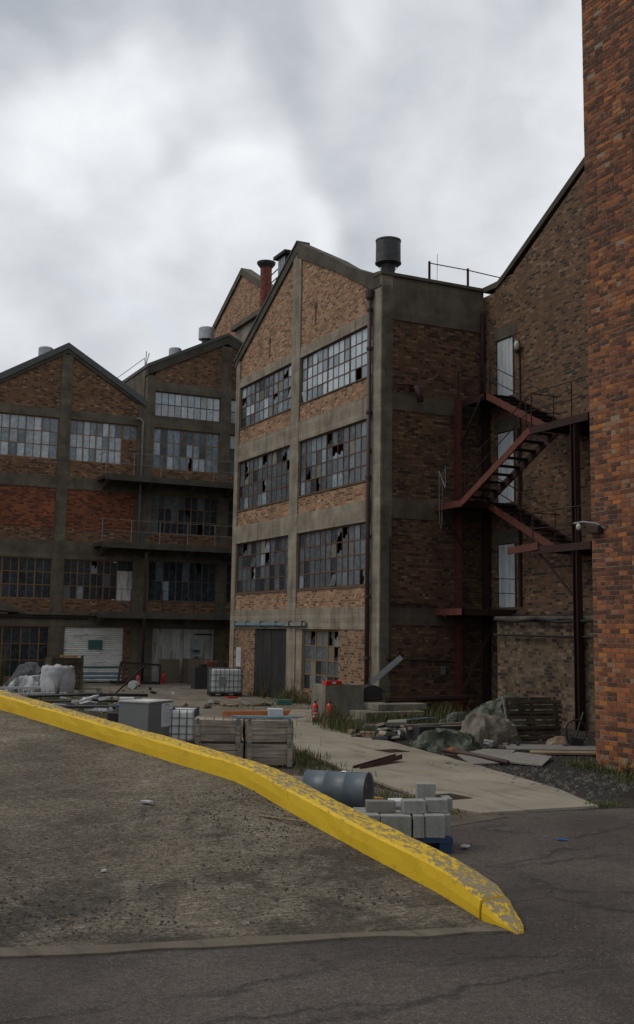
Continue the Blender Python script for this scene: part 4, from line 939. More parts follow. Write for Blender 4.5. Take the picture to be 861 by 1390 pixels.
# low brick annexe under the landings
an = thing('brick_annexe', 'low washed brick annexe wall with black pipes below the fire escape', 'building', (19.1, 22, 0))
B(19.12, 20.75, 14.0, 26.9, -.05, 2.86).build('wall', 'brick_pale', an)
B(19.06, 20.75, 13.9, 26.95, 2.86, 2.95).build('roof_slab', 'conc_dark', an)
MB().tube([(19.02, 26.9, 2.86), (19.0, 25.8, 2.80), (19.0, 24.9, 2.88), (19.0, 23.9, 2.78), (19.0, 22, 2.83), (19.0, 18, 2.8)], .045, 7).build('pipe_run', 'grate', an)
MB().tube([(19.02, 26.9, 2.42), (19.02, 18, 2.36)], .035, 7).build('pipe_run', 'grate', an)
B(19.07, 19.12, 21.0, 22.6, 0, 2.5).build('door', 'door_black', an, label='black panel at the right end of the annexe wall')  # thin black panel on the wall face, in the gap beside the post

def rot2(x, y, a): return (x*math.cos(a)-y*math.sin(a), x*math.sin(a)+y*math.cos(a))
def tagm(m, name, mat, loc, label, cat, group=None, rz_=0., smooth=False, bevel=0., rot=None, kind=None):
    """mesh drawn in local coordinates, placed at loc"""
    o = m.build(name, mat, o=(0, 0, 0), smooth=smooth, bevel=bevel); o.location = loc
    o.rotation_euler = rot if rot else (0, 0, rz_)
    if kind: o['kind'] = kind
    else: tag(o, label, cat, group)
    return o

# ---------------------------------------------------------------- fire extinguishers
def extinguisher(label, loc, rz_, labelled=True, hose=True, group='red fire extinguishers standing about the yard'):
    t = thing('fire_extinguisher', label, 'extinguisher', loc, group, local=True)
    MB().lathe([(.07, 0), (.084, .01), (.084, .40), (.07, .455), (.035, .48), (.028, .50)], (0, 0, 0), 20).build('cylinder', 'red_paint', t, smooth=True)
    MB().lathe([(.03, 0), (.035, .01), (.035, .045), (.02, .055)], (0, 0, .49), 12).build('valve', 'black', t)
    MB().beam((-.01, 0, .545), (.11, 0, .575), .025, .014).build('handle', 'black', t)
    if labelled:
        MB().lathe([(.0855, .05), (.0855, .0)], (0, 0, .0), 20).build('foot_ring', 'black', t)
        for z0, z1, mt_ in ((.30, .36, 'ink'), (.12, .17, 'paper'), (.21, .225, 'paper'), (.245, .255, 'paper')):
            m = MB(); n = 6; vs = []
            for i in range(n+1):
                a_ = math.pi*1.0+i*math.pi*.75/n; vs += [(.0858*math.cos(a_), .0858*math.sin(a_), z0), (.0858*math.cos(a_), .0858*math.sin(a_), z1)]
            m.add(vs, [(2*i, 2*i+2, 2*i+3, 2*i+1) for i in range(n)]); m.build('label', mt_, t)
    if hose: MB().tube([(.02, 0, .52), (.10, .02, .50), (.16, .03, .36), (.17, .03, .15), (.165, .03, .08)], .012, 6).build('hose', 'rubber', t, smooth=True)
    t.rotation_euler = (0, 0, rz_); return t
extinguisher('red extinguisher with printed label and black foot, left of the concrete tank pair', (13.31, 27.06, .04), .3, True, False)
extinguisher('plain red fire extinguisher with black hose, right of the pair by the concrete tank', (13.68, 26.95, .04), -.4, False, True)
extinguisher('labelled red extinguisher standing beside the white paper roll', (14.3, 46.2, 0), .2, True, False)
extinguisher('plain red extinguisher in front of the leaning brown board', (16.3, 48.9, 0), .2, False, False)
tagm(MB().lathe([(.10, -.14), (.17, -.14), (.17, .14), (.10, .14)], (0, 0, .17), 22, axis='y'), 'paper_roll', 'white_bit', (13.6, 44.6, 0), 'white paper or cable roll lying beside the labelled extinguisher', 'roll', rz_=-.7)

# ---------------------------------------------------------------- concrete tank by the factory corner
ctk = thing('concrete_tank', 'open weathered concrete tank with black hollow against the factory front', 'tank', (15.2, 29.0, 0))
m = MB(); m.box(14.35, 14.48, 28.55, 29.45, 0, .93); m.box(14.48, 15.5, 28.55, 28.68, 0, .93); m.box(15.5, 15.6, 28.55, 29.45, 0, .93); m.box(14.48, 15.5, 29.33, 29.45, 0, .93)
m.build('tank_wall', 'conc_tank', ctk, bevel=.012)
B(14.48, 15.5, 28.68, 29.33, .05, .3).build('sludge', 'black', ctk)
m = MB(); m.lathe([(.40, 0), (.44, 0), (.44, .9), (.40, .9)], (0, 0, 0), 26, axis='y')
pp_ = tagm(m, 'concrete_pipe', 'black', (16.1, 28.9, .45), 'short wide black pipe ring lying beside the concrete tank', 'pipe', rz_=-.35)
hb = thing('red_case', 'flat red case lying on the concrete tank rim', 'case', (14.62, 28.65, .93), local=True)
MB().box(-.28, .28, -.09, .09, 0, .11).build('case_body', 'red_paint', hb, bevel=.01); MB().box(-.06, .06, -.1, -.09, .03, .08).build('clasp', 'paper', hb); hb.rotation_euler = (0, 0, .2)
fs_ = tagm(MB().box(-.08, .08, -.008, .008, 0, 1.15), 'metal_flashing', 'steel', (16.05, 28.9, .98), 'bright strip of metal leaning on the drainpipe above the tank', 'metal strip', rot=(.15, .85, -.35))
cst = thing('concrete_step', 'two stained concrete steps below the rusty beams by the factory corner', 'steps', (15.5, 27.6, 0))
B(15.0, 16.9, 27.3, 28.3, 0, .24).build('step', 'conc_tank', cst, bevel=.015); B(15.6, 17.2, 27.7, 29.2, .24, .42).build('step', 'conc_tank', cst, bevel=.015)
for i, (a_, b_, lb) in enumerate((((15.8, 28.9, .46), (18.6, 27.7, .62), 'upper rusty red beam lying over the steps'), ((16.2, 28.4, .45), (18.9, 28.2, .5), 'lower rusty red beam lying behind the steps'))):
    c_ = Vector(a_); tagm(MB().beam((0, 0, 0), Vector(b_)-c_, .12, .09), 'rusty_beam', 'red_steel_dk', a_, lb, 'beam')

# ---------------------------------------------------------------- intermediate bulk containers
def ibc(label, loc, rz_):
    t = thing('bulk_container', label, 'liquid tank', loc, 'caged white liquid containers', local=True)
    m = MB()
    for k_ in range(3): pass
    prof = [(-.56, -.46), (.56, -.46), (.56, .46), (-.56, .46)]
    tk = MB().box(-.56, .56, -.46, .46, .15, 1.0).build('tank', 'ibc', t, bevel=.07)
    MB().lathe([(.1, 0), (.1, .05)], (0, 0, 1.0), 16).build('cap', 'blue', t)
    g = MB(); r_ = .011
    for i in range(8):
        x = -.585+i*1.17/7
        for y in (-.485, .485): g.tube([(x, y, .14), (x, y, 1.03)], r_, 5)
    for i in range(1, 6):
        y = -.485+i*.97/6
        for x in (-.585, .585): g.tube([(x, y, .14), (x, y, 1.03)], r_, 5)
    for z in (.16, .36, .58, .80, 1.03):
        g.tube([(-.585, -.49, z), (.585, -.49, z), (.585, .49, z), (-.585, .49, z), (-.585, -.49, z)], r_, 5)
    g.build('cage', 'cage', t)
    B(-.3, -.02, -.505, -.495, .42, .72).build('plate', 'cab', t); 
    p = MB()
    for x in (-.5, 0, .5): p.box(x-.09, x+.09, -.48, .48, 0, .10)
    p.box(-.6, .6, -.5, -.4, .1, .135); p.box(-.6, .6, .4, .5, .1, .135); p.build('pallet', 'black', t)
    t.rotation_euler = (0, 0, rz_); return t
i1 = ibc('caged white liquid container standing near the black factory door', (15.55, 39.35, 0), -.22)
i2 = dup(i1, (7.85, 22.95, 0), -.45, 'caged white liquid container half hidden behind the grey cabinet'); i2.scale = (.95, .95, .74)

# ---------------------------------------------------------------- grey cabinet
cb = thing('grey_cabinet', 'grey steel electrical cabinet with a printed sheet on its side', 'cabinet', (7.05, 22.0, 0), local=True)
B(-.72, 0, 0, .95, 0, .93).build('case', 'cab', cb, bevel=.008); B(-.735, .015, -.015, .965, .93, .955).build('lid', 'cab_top', cb)
pn_ = B(.0005, .006, .50, .92, .42, .90).build('notice', 'paper', cb)
for i in range(9): B(.0061, .0072, .54, .54+R.uniform(.2, .33), .82-i*.04, .826-i*.04).build('printed_line', 'ink', pn_, o=(0, 0, 0))
B(.0061, .0072, .62, .80, .853, .872).build('printed_heading', 'ink', pn_, o=(0, 0, 0))
B(-.50, -.18, .25, .7, .955, .958).build('dust_patch', 'paper', cb)
cb.rotation_euler = (0, 0, math.radians(-50))

# ---------------------------------------------------------------- timber crates
def crate(label, loc, rz_):
    t = thing('timber_crate', label, 'crate', loc, 'weathered timber crates stacked two by two', local=True)
    w, d, h = .83, .72, .39; q = random.Random(hash(label) % 999 if False else len(label))
    for side in (-1, 1):
        for k_ in range(3):
            z = .025+k_*.122
            m = MB().obox((0, side*d/2, z+.06), (w-.01, .022, .115), (0, q.uniform(-.006, .006), 0), jit=.003, rnd=q); m.build('board', 'wood_grey', t)
            m = MB().obox((side*w/2, 0, z+.06), (.022, d-.02, .115), (q.uniform(-.006, .006), 0, 0), jit=.003, rnd=q); m.build('board', 'wood_grey', t)
        for x in (-w/2+.06, w/2-.06): MB().obox((x, side*(d/2+.024), h/2), (.085, .024, h+.02), jit=.003, rnd=q).build('batten', 'wood_grey', t)
        for x in (-w/2+.06, w/2-.06): MB().obox((x, side*(d/2+.038), h-.02), (.04, .006, .10), rnd=q).build('strap', 'cage', t)
    for k_ in range(5): MB().obox((-w/2+.09+k_*.165, 0, h-.012), (.155, d-.03, .018), jit=.003, rnd=q).build('lid_board', 'wood_grey', t)
    B(-w/2, w/2, -d/2, d/2, .0, .03).build('base', 'wood_dark', t)
    t.rotation_euler = (0, 0, rz_); return t
ca = -.36; bx, by = 7.42, 18.98
ux, uy = math.cos(ca), math.sin(ca)
MBp = MB()
c0 = crate('lower left timber crate of the four crate stack', (bx, by, .05), ca)
c1 = dup(c0, (bx+ux*.88, by+uy*.88, .05), ca+.02, 'lower right timber crate of the four crate stack')
c2 = dup(c0, (bx-ux*.02, by-uy*.02, .455), ca-.03, 'upper left timber crate beside the caged container')
c3 = dup(c0, (bx+ux*.87, by+uy*.87, .45), ca+.03, 'upper right timber crate under the orange plank')
pl = thing('pallet', 'dark low pallet underneath the timber crates', 'pallet', (bx+ux*.44, by+uy*.44, 0), local=True)
for y in (-.3, 0, .3): B(-.88, .88, y-.05, y+.05, 0, .03).build('bearer', 'wood_dark', pl)
for i in range(8): x = -.8+i*.228; B(x-.05, x+.05, -.38, .38, .03, .045).build('board', 'wood_dark', pl)
pl.rotation_euler = (0, 0, ca)
tagm(MB().prism([(-.55, 0), (.65, 0), (.72, .12), (.5, .10), (-.55, .085)], 'y', -.05, .05), 'orange_plank', 'orange', (8.1, 19.1, .865), 'curved orange painted plank lying on the upper crates', 'plank', rz_=ca+.05)
for i, (dx, dy, l, mt_, lb) in enumerate(((.0, -.22, 1.15, 'track_blue', 'blue grey metal strip on the right crate, nearest the front edge'), (.08, -.12, 1.25, 'steel', 'pale metal strip between the two blue ones on the crates'), (.02, -.02, 1.2, 'track_blue', 'blue grey metal strip beside the orange plank'))):
    tagm(MB().box(-l/2, l/2, -.03, .03, 0, .03), 'metal_strip', mt_, (8.2+dx, 18.85+dy, .86), lb, 'metal strip', rz_=ca+.04*i-.03)
tagm(MB().obox((0, 0, .07), (.28, .3, .15)), 'white_box', 'white_bit', (8.5, 18.95, .86), 'small white box at the right end of the crate tops', 'box', rz_=ca, bevel=.006)

# flat pallet behind the kerb
p2 = thing('pallet', 'flat grey slatted pallet lying between crates and blue drum', 'pallet', (7.3, 15.75, .02), local=True)
for y in (-.45, 0, .45): B(-.6, .6, y-.05, y+.05, 0, .10).build('bearer', 'wood_dark', p2)
for i in range(8): x = -.55+i*.157; MB().obox((x, 0, .112), (.10, 1.0, .022), jit=.003).build('board', 'wood_grey', p2)
p2.rotation_euler = (0, 0, .5)

# ---------------------------------------------------------------- drum
dm = thing('steel_drum', 'dented blue grey steel drum lying on its side by the kerb', 'drum', (7.02, 13.55, .285), local=True)
r_ = .275
prof = [(r_*.95, -.41), (r_+.008, -.43), (r_+.012, -.42), (r_, -.405)]
for xx in (-.14, .14): prof += [(r_, xx-.03), (r_+.012, xx-.015), (r_+.012, xx+.015), (r_, xx+.03)]
prof += [(r_, .405), (r_+.012, .42), (r_+.008, .43), (r_*.95, .41)]
MB().lathe(prof, (0, 0, 0), 36, axis='x').build('shell', 'drum', dm, smooth=True)
MB().lathe([(r_*.96, .0), (r_*.96, .006)], (.405, 0, 0), 32, axis='x').build('end', 'drum_end', dm)
MB().lathe([(.035, 0), (.035, .012)], (.411, -.12, .12), 12, axis='x').build('bung', 'cage', dm)
B(.05, .17, -.06, .05, .2745, .279).build('sticker', 'paper', dm)
dm.rotation_euler = (0, 0, math.radians(-44))

# ---------------------------------------------------------------- concrete blocks on a blue crate
def block(lb, x, y, z, rz_, sx=.42, sy=.20, sz=.215, mat='conc_block', nm='concrete_block'):
    return tagm(MB().obox((0, 0, sz/2), (sx, sy, sz), jit=.004), nm, mat, (x, y, z), lb, 'block', 'grey concrete blocks piled on the blue crate', rz_, bevel=.008)
pb = thing('blue_pallet', 'dark blue plastic pallet under the grey concrete blocks', 'pallet', (6.68, 11.25, 0), local=True)
B(-.46, .5, -.42, .4, .12, .17).build('top_deck', 'blue', pb)
for x in (-.4, .0, .42):
    for y in (-.35, 0, .33): B(x-.07, x+.07, y-.06, y+.06, 0, .12).build('foot', 'blue', pb)
pb.rotation_euler = (0, 0, -.42)
bz = .172; ba = -.42
def bl_(dx, dy): q = rot2(dx, dy, ba); return 6.68+q[0], 11.25+q[1]
for lb, dx, dy, z, rr3, s in (
    ('upright block at the right front corner of the block pile', .30, -.34, bz, 0, (.22, .16, .24)),
    ('narrow upright block second from the right in the front row', .12, -.35, bz, 0, (.12, .2, .24)),
    ('long block in the front row behind the yellow kerb', -.13, -.34, bz, .0, (.34, .18, .235)),
    ('long block at the left end of the front row', -.46, -.30, bz, .04, (.3, .2, .235)),
    ('block at the right end of the pile, set back behind the corner', .44, -.08, bz, 1.5, (.4, .14, .235)),
    ('block in the middle of the lower layer', .1, .0, bz, .0, (.44, .4, .22)),
    ('block at the back left of the lower layer', -.35, .05, bz, .05, (.42, .42, .22)),
    ('rough faced block resting on the front of the pile', .08, -.22, bz+.238, .08, (.25, .18, .145)),
    ('squat block on the right side of the pile', .36, -.12, bz+.238, -.05, (.24, .2, .145)),
    ('topmost grey block standing at the back of the pile', .27, .14, bz+.238, .0, (.22, .14, .28)),
    ('thin block propped at the far right of the pile', .50, .05, bz+.238, .05, (.10, .24, .14))):
    x, y = bl_(dx, dy); block(lb, x, y, z, ba+rr3, *s)
x, y = bl_(-.28, -.12); block('long brown stone among the grey blocks', x, y, bz+.225, ba+.02, .33, .15, .13, 'slate', 'brown_block')
x, y = bl_(-.05, .22); block('white painted block end lying behind the brown stone', x, y, bz+.25, ba+.2, .17, .22, .07, 'white_bit')
tagm(MB().obox((0, 0, .03), (.11, .07, .02), (0, .1, 0)), 'white_scrap', 'white_bit', (7.25, 10.85, .01), 'scrap of white plastic on the asphalt beside the blue pallet', 'scrap', rz_=.6)
tagm(MB().obox((0, 0, .01), (.13, .05, .012), (0, .1, 0)), 'blue_scrap', 'blue_bright', (8.62, 10.85, .01), 'small scrap of blue plastic on the open asphalt', 'scrap', rz_=-.4)
# yellow wood scraps beside the drum
tagm(MB().obox((0, 0, .03), (.5, .09, .03), (0, .05, 0)), 'wood_offcut', 'wood_yellow', (7.95, 14.45, .02), 'long yellow timber offcut lying behind the drum', 'offcut', rz_=-.7)
tagm(MB().obox((0, 0, .03), (.22, .15, .04), (.1, .05, 0)), 'wood_offcut', 'wood_yellow', (8.05, 13.8, .02), 'short square yellow offcut beside the slab edge', 'offcut', rz_=-.2)

# steel bar and covers on the path
sb = thing('steel_channel', 'dark rusty steel channel lying on the pale path', 'steel bar', (10.15, 18.0, .04), local=True)
MB().box(-.75, .75, -.07, .07, .0, .012).build('web', 'pipe', sb); MB().box(-.75, .75, -.075, -.063, .0, .085).build('flange', 'pipe', sb); MB().box(-.75, .75, .063, .075, .0, .085).build('flange', 'pipe', sb)
sb.rotation_euler = (0, -.06, .52)
for (x, y, a_, lb) in ((9.15, 14.15, .1, 'rusty square drain cover at the near end of the path'), (11.6, 20.0, .1, 'brown metal cover set in the far part of the path')):
    t = thing('drain_cover', lb, 'drain cover', (x, y, .036), local=True)
    B(-.26, .26, -.26, .26, 0, .006).build('plate', 'manhole', t); 
    for i in range(5): B(-.22, .22, -.2+i*.1-.012, -.2+i*.1+.012, .006, .011).build('rib', 'manhole', t)
    t.rotation_euler = (0, 0, a_)

# ---------------------------------------------------------------- tarpaulins and junk heap
def lump(name, mat, c, rx, ry, h, rz_, seed, label, cat, fold=.06, n=38, power=2.2, lean=0., kind=None, peak=(0, 0)):
    m = MB(); q = random.Random(seed); vs = []; nr = 18
    vs.append((peak[0]*rx, peak[1]*ry, h))
    for i in range(1, nr+1):
        t = i/nr
        for j in range(n):
            a_ = 2*math.pi*j/n; edge = 1+.16*noise3(math.cos(a_)*1.3+seed, math.sin(a_)*1.3)+.06*math.sin(a_*5+seed)
            x = rx*t*edge*math.cos(a_)+peak[0]*rx*(1-t); y = ry*t*edge*math.sin(a_)+peak[1]*ry*(1-t)
            z = h*max(0, 1-t**power)
            f = noise3(x*1.8+seed, y*1.8, z*1.5)*fold*1.3-abs(noise3(x*2.6+y*1.6+seed, y*2.4, z*1.6))*fold*2.4-abs(noise3(x*6, y*6+seed, z*3))*fold*.5+fold*.5
            cr = (1-abs(math.sin(a_*4.5+noise3(x*1.6, y*1.6, seed)*5)))**1.6*fold*2.0*t-fold*.3+(1-abs(math.sin(a_*11+noise3(x*3, y*3, seed)*7)))**2*fold*.8*t
            k_ = min(1, t*3)*(1 if t < .96 else .2)
            vs.append((x+math.cos(a_)*f*k_, y+math.sin(a_)*f*k_, max(.0, z+(f-cr)*k_)))
    fs = [(0, 1+j, 1+(j+1) % n) for j in range(n)]
    for i in range(nr-1):
        fs += [(1+i*n+j, 1+(i+1)*n+j, 1+(i+1)*n+(j+1) % n, 1+i*n+(j+1) % n) for j in range(n)]
    m.add(vs, fs); return tagm(m, name, mat, c, label, cat, rz_=rz_, smooth=False, kind=kind)
lump('tarpaulin', 'tarp', (16.2, 23.2, 0), 1.35, 1.0, 1.0, -.35, 5, 'large green tarpaulin humped over a heap left of the leaning pallet', 'tarpaulin', .07, power=1.1, peak=(.5, 0))
lump('tarpaulin', 'tarp', (13.0, 20.15, 0), .75, .5, .42, -.4, 12, 'small bunched dark green tarpaulin at the path edge', 'tarpaulin', .08, power=1.8)
lump('grey_sheet', 'sheet_grey', (14.75, 21.35, 0), .85, .5, .62, -.35, 9, 'mouldy grey sheet draped below the green tarpaulin', 'sheet', .07, power=2.6)
lump('grey_sheet', 'tarp', (15.1, 22.9, 0), .9, .7, .55, .2, 22, 'edge of folded green sheet behind the timbers', 'sheet', .10, power=1.8)
for i in range(5):
    tagm(MB().obox((0, 0, .03), (1.9-.12*i, .13, .055), jit=.006), 'long_timber', 'wood_grey', (14.0+.07*i, 22.1-.14*i+.1, .30-.045*i), ['uppermost', 'second', 'third', 'fourth', 'lowest'][i]+' long grey timber beside the green tarpaulin', 'timber', 'grey timbers stacked beside the tarpaulins', rz_=.0-.05*i+.12)
tagm(MB().obox((0, 0, .17), (1.5, .5, .34), jit=.02), 'rubble_support', 'dark_bit', (14.0, 22.0, -.02), 'dark block of debris under the grey timbers', 'debris', rz_=.1)
# leaning pallet: slats one by one
lp = thing('leaning_pallet', 'dark slatted timber pallet leaning upright right of the tarpaulin', 'pallet', (16.15, 21.2, 0), local=True)
for i in range(8): MB().obox((R.uniform(-.03, .03)+.02*i, 0, .06+i*.118), (1.42-R.uniform(0, .14), .025, .08), (0, R.uniform(-.02, .02), 0), jit=.006).build('slat', 'wood_dark', lp)
for x in (-.66, 0, .64): B(x-.04, x+.04, .014, .09, 0, 1.0).build('bearer', 'wood_dark', lp)
for i in range(6): MB().obox((.02, .105, .08+i*.18), (1.3, .02, .07), jit=.005).build('back_slat', 'wood_dark', lp)
MB().obox((-.74, -.02, .5), (.04, .04, 1.05), (0, -.06, 0)).build('edge_strip', 'white_rail', lp)
lp.rotation_euler = (-.22, 0, math.radians(-5))
for lb, poly, z in (('grey flat board on the ground nearest the small green tarpaulin', [(12.35, 18.75), (11.9, 17.6), (12.5, 17.45), (13.75, 18.75), (13.3, 19.2)], .05), ('pale flat board lying on the gravel by the orange tower', [(12.8, 18.0), (12.65, 17.55), (12.95, 16.85), (13.85, 17.7), (13.6, 18.5)], .05)):
    cx, cy = sum(p[0] for p in poly)/len(poly), sum(p[1] for p in poly)/len(poly)
    o = tagm(MB().prism([(p[0]-cx, p[1]-cy) for p in poly], 'z', 0, .025), 'flat_board', 'slate', (cx, cy, z), lb, 'board', rot=(.02, -.03, 0))
tagm(MB().prism([(-1.3, -.6), (1.2, -.5), (1.35, .3), (.2, .55), (-1.2, .4)], 'z', 0, .03), 'flat_board', 'slate', (15.5, 19.4, .02), 'large dusty board flat on the ground before the leaning pallet', 'board', rz_=-.5)
tagm(MB().prism([(-.9, -.25), (.8, -.2), (.9, .25), (-.8, .22)], 'z', 0, .04), 'flat_board', 'wood_tan', (14.9, 18.4, .03), 'narrow pale board between the pallet and the orange tower', 'board', rz_=-.5)
lump('sandbag', 'wood_tan', (16.0, 20.15, .03), .36, .22, .17, -.4, 3, 'tan sack lying right of the leaning pallet', 'sack', .03, n=18)
tagm(MB().tube([(0, 0, .06), (.12, -1.0, .05), (.06, -2.1, .04)], .045, 8), 'rusty_pole', 'pipe', (12.38, 19.3, .04), 'red brown pole lying along the path edge below the tarpaulin', 'pole', smooth=True)
tagm(MB().obox((0, 0, .05), (.09, .14, .08)), 'orange_bracket', 'orange', (12.42, 19.05, .07), 'orange bracket on the end of the red brown pole', 'bracket', rz_=.1)
# bucket shape with a hoop near the tower corner
bk = thing('hose_reel', 'black hooped frame standing against the tower corner', 'frame', (15.9, 19.6, 0), local=True)
ring = [(.22*math.cos(a_*math.pi/10)*(1+.1*math.sin(a_)), 0, .34+.27*math.sin(a_*math.pi/10)) for a_ in range(21)]
MB().tube(ring, .025, 6, cap=False).build('hoop', 'black', bk); MB().obox((.05, .08, .12), (.3, .25, .22)).build('base', 'black', bk, bevel=.02)
MB().beam((0, 0, .05), (.1, .1, .8), .03, .03).build('bar', 'black', bk); bk.rotation_euler = (0, .2, -.5)

# loose rubble pieces by the path (individually visible ones)
q = random.Random(42)
cols = ['slate', 'wood_tan', 'white_bit', 'wood_grey', 'slate', 'dark_bit', 'conc_block']
kinds = {'slate': ('slab_fragment', 'grey slab bit'), 'wood_tan': ('wood_scrap', 'tan wood scrap'), 'white_bit': ('white_scrap', 'white scrap'), 'wood_grey': ('wood_scrap', 'grey wood scrap'), 'dark_bit': ('black_scrap', 'black scrap'), 'conc_block': ('concrete_lump', 'grey concrete lump')}
def scatter(n, cx, cy, rx, ry, a_, where, zmax, seed, size=(.14, .5), cols_=cols, grp=None):
    q = random.Random(seed)
    for i in range(n):
        u, v_ = q.uniform(-1, 1), q.uniform(-1, 1); dx, dy = rot2(u*rx, v_*ry, a_); mt_ = q.choice(cols_); nm, ds = kinds[mt_]
        sx = q.uniform(*size); sy = sx*q.uniform(.25, .7); sz = q.uniform(.025, .11)
        z = zmax*(1-max(abs(u), abs(v_)))*q.uniform(.6, 1.1)
        sidew = dx*.9-dy*.44; dep = dx*.44+dy*.9; ext = max(rx, ry)
        sz_w = 'small' if sx < size[0]+(size[1]-size[0])*.33 else 'long' if sx > size[0]+(size[1]-size[0])*.72 else 'medium'
        sh_w = 'narrow' if sy < sx*.42 else 'broad'
        wh = ('left' if sidew < -.25*ext else 'right' if sidew > .25*ext else 'central'); wd = ('near' if dep < -.3*ext else 'far' if dep > .3*ext else 'middle')
        ds = sz_w+' '+ds if sh_w == 'broad' else sz_w+' narrow '+ds; pos_ = (('%s %s of' % (wd, wh)) if wh != 'central' else '%s of' % {'near': 'near side', 'far': 'far side', 'middle': 'middle'}[wd])
        key_ = (ds, where, pos_)
        tagm(MB().obox((0, 0, sz/2), (sx, sy, sz), jit=.18*sz, rnd=q), nm, mt_, (cx+dx, cy+dy, z+.01), '%s in the %s %s' % (ds, pos_, where), 'debris', grp, rot=(q.uniform(-.25, .25), q.uniform(-.25, .25), q.uniform(0, 3.1)))
scatter(34, 13.35, 23.0, 1.0, .75, .3, 'the path edge rubble heap', .34, 5, grp='pieces of the rubble heap at the path edge')
scatter(10, 14.6, 25.0, .7, .5, .3, 'the rubble behind the heap', .12, 6, grp='loose rubble behind the heap')
tagm(MB().tube([(0, 0, 0), (.6, -.1, .05), (1.0, .05, .02)], .018, 6), 'blue_pipe', 'track_blue', (14.0, 23.6, .33), 'bright blue pipe on top of the rubble heap', 'pipe')
scatter(9, 14.8, 20.2, 1.3, .5, -.4, 'the litter before the leaning pallet', .02, 8, (.08, .25), grp='litter before the leaning pallet')
# left heap behind the kerb
scatter(26, 9.3, 37.0, 1.5, 2.2, 0, 'the strip by the bulk bag', .25, 23, (.2, .8), ['dark_bit', 'slate', 'white_bit', 'wood_grey', 'dark_bit', 'wood_tan'], 'scraps in the weedy strip by the bulk bag')
scatter(16, 8.6, 42.0, 1.3, 2.0, 0, 'the far left junk', .5, 24, (.3, .9), ['dark_bit', 'wood_grey', 'wood_tan', 'dark_bit', 'slate'], 'junk at the far left of the yard')
scatter(42, 8.75, 32.2, 1.2, 3.6, 0, 'the junk strip behind the kerb', .42, 11, (.2, .85), ['white_bit', 'dark_bit', 'slate', 'white_bit', 'wood_grey', 'dark_bit'], 'scraps strewn behind the yellow kerb')
for i, (a_, b_, r1, mt_, lb) in enumerate((((7.3, 34.6, .35), (10.6, 33.2, .42), .045, 'black', 'upper black pipe across the junk strip'), ((7.5, 33.6, .25), (10.4, 31.8, .3), .035, 'black', 'middle black pipe across the junk strip'), ((7.2, 31.4, .25), (9.7, 29.4, .25), .045, 'black', 'lower black pipe nearest the grey cabinet'), ((8.7, 29.9, .35), (9.3, 29.2, .5), .045, 'blue_bright', 'bright blue tube beside the grey cabinet'))):
    tagm(MB().tube([(0, 0, 0), (Vector(b_)-Vector(a_))*.5+Vector((0, 0, .05)), Vector(b_)-Vector(a_)], r1, 8), 'long_pipe' if mt_ == 'black' else 'blue_tube', mt_, a_, lb, 'pipe', smooth=True)
lump('black_bag', 'black', (8.9, 29.0, 0), .6, .55, .62, 0, 31, 'black plastic bag bundle left of the grey cabinet', 'bag', .08)
tagm(MB().obox((0, 0, .25), (.36, .3, .26)), 'white_carton', 'white_bit', (8.15, 27.2, .35), 'white carton standing just behind the grey cabinet', 'box', rz_=-.3, bevel=.01)
tagm(MB().obox((0, 0, .35), (.7, .5, .7)), 'dark_carton', 'dark_bit', (8.1, 27.4, -.35), 'dark carton under the white carton', 'box', rz_=-.3)
for i in range(2): tagm(MB().obox((0, 0, .04), (2.1, .2, .07)), 'white_board', 'white_bit', (8.0+.1*i, 39.0-1.6*i, .34-.12*i), ['upper', 'lower'][i]+' long white board lying at the far left behind the kerb', 'board', rz_=.05)
# bulk bag
bg_ = MB(); nr, n = 14, 28; vs = []
for i in range(nr+1):
    t = i/nr; z = t*1.12; w = .5+.05*math.sin(t*3.0)-.03*t
    for j in range(n):
        a_ = 2*math.pi*j/n; ca_, sa_ = math.cos(a_), math.sin(a_); p = 3.2
        r = w/((abs(ca_)**p+abs(sa_)**p)**(1/p)); f = .05*noise3(ca_*1.6, sa_*1.6, z*2.2)+.035*(1-abs(math.sin(a_*3+noise3(ca_, sa_, z*3)*4)))**3*(.3+t)-.03*abs(noise3(ca_*4, sa_*4, z*5))
        vs.append(((r+f)*ca_, (r+f)*sa_, z+(.09*noise3(ca_*3, sa_*3, 7.) if t > .9 else 0)))
vs += [(0, 0, .92)]
fs = [(i*n+j, i*n+(j+1) % n, (i+1)*n+(j+1) % n, (i+1)*n+j) for i in range(nr) for j in range(n)]+[(nr*n+j, nr*n+(j+1) % n, len(vs)-1) for j in range(n)]
bg_.add(vs, fs); bb = thing('bulk_bag', 'slumped white woven bulk bag standing in the yard at the left', 'bag', (9.15, 38.9, 0), local=True)
bg_.build('sack', 'bag', bb, smooth=True)
for sx in (-1,): MB().tube([(sx*.4, -.2, 1.02), (sx*.42, -.1, 1.14), (sx*.36, .1, 1.10), (sx*.4, .2, 1.0)], .014, 5).build('lifting_loop', 'bag', bb)
bb.rotation_euler = (0, 0, .35)
lump('plastic_sheeting', 'cloth_grey', (9.0, 42.8, .2), .8, .6, .95, .3, 14, 'grey plastic sheeting bundled left of the bulk bag', 'sheet', .12)
lump('plastic_sheeting', 'bag', (8.6, 40.8, .1), .95, .5, .6, .2, 15, 'pale plastic sheeting crumpled lower left of the bulk bag', 'sheet', .12)
db = thing('dark_bin', 'dark brown timber bin standing behind the bulk bag', 'bin', (10.85, 45.2, 0), local=True)
for side in (-1, 1):
    for k_ in range(6): B(-.62, .62, side*.5-.012, side*.5+.012, .05+k_*.2, .24+k_*.2).build('board', 'wood_dark', db); B(side*.62-.012, side*.62+.012, -.5, .5, .05+k_*.2, .24+k_*.2).build('board', 'wood_dark', db)
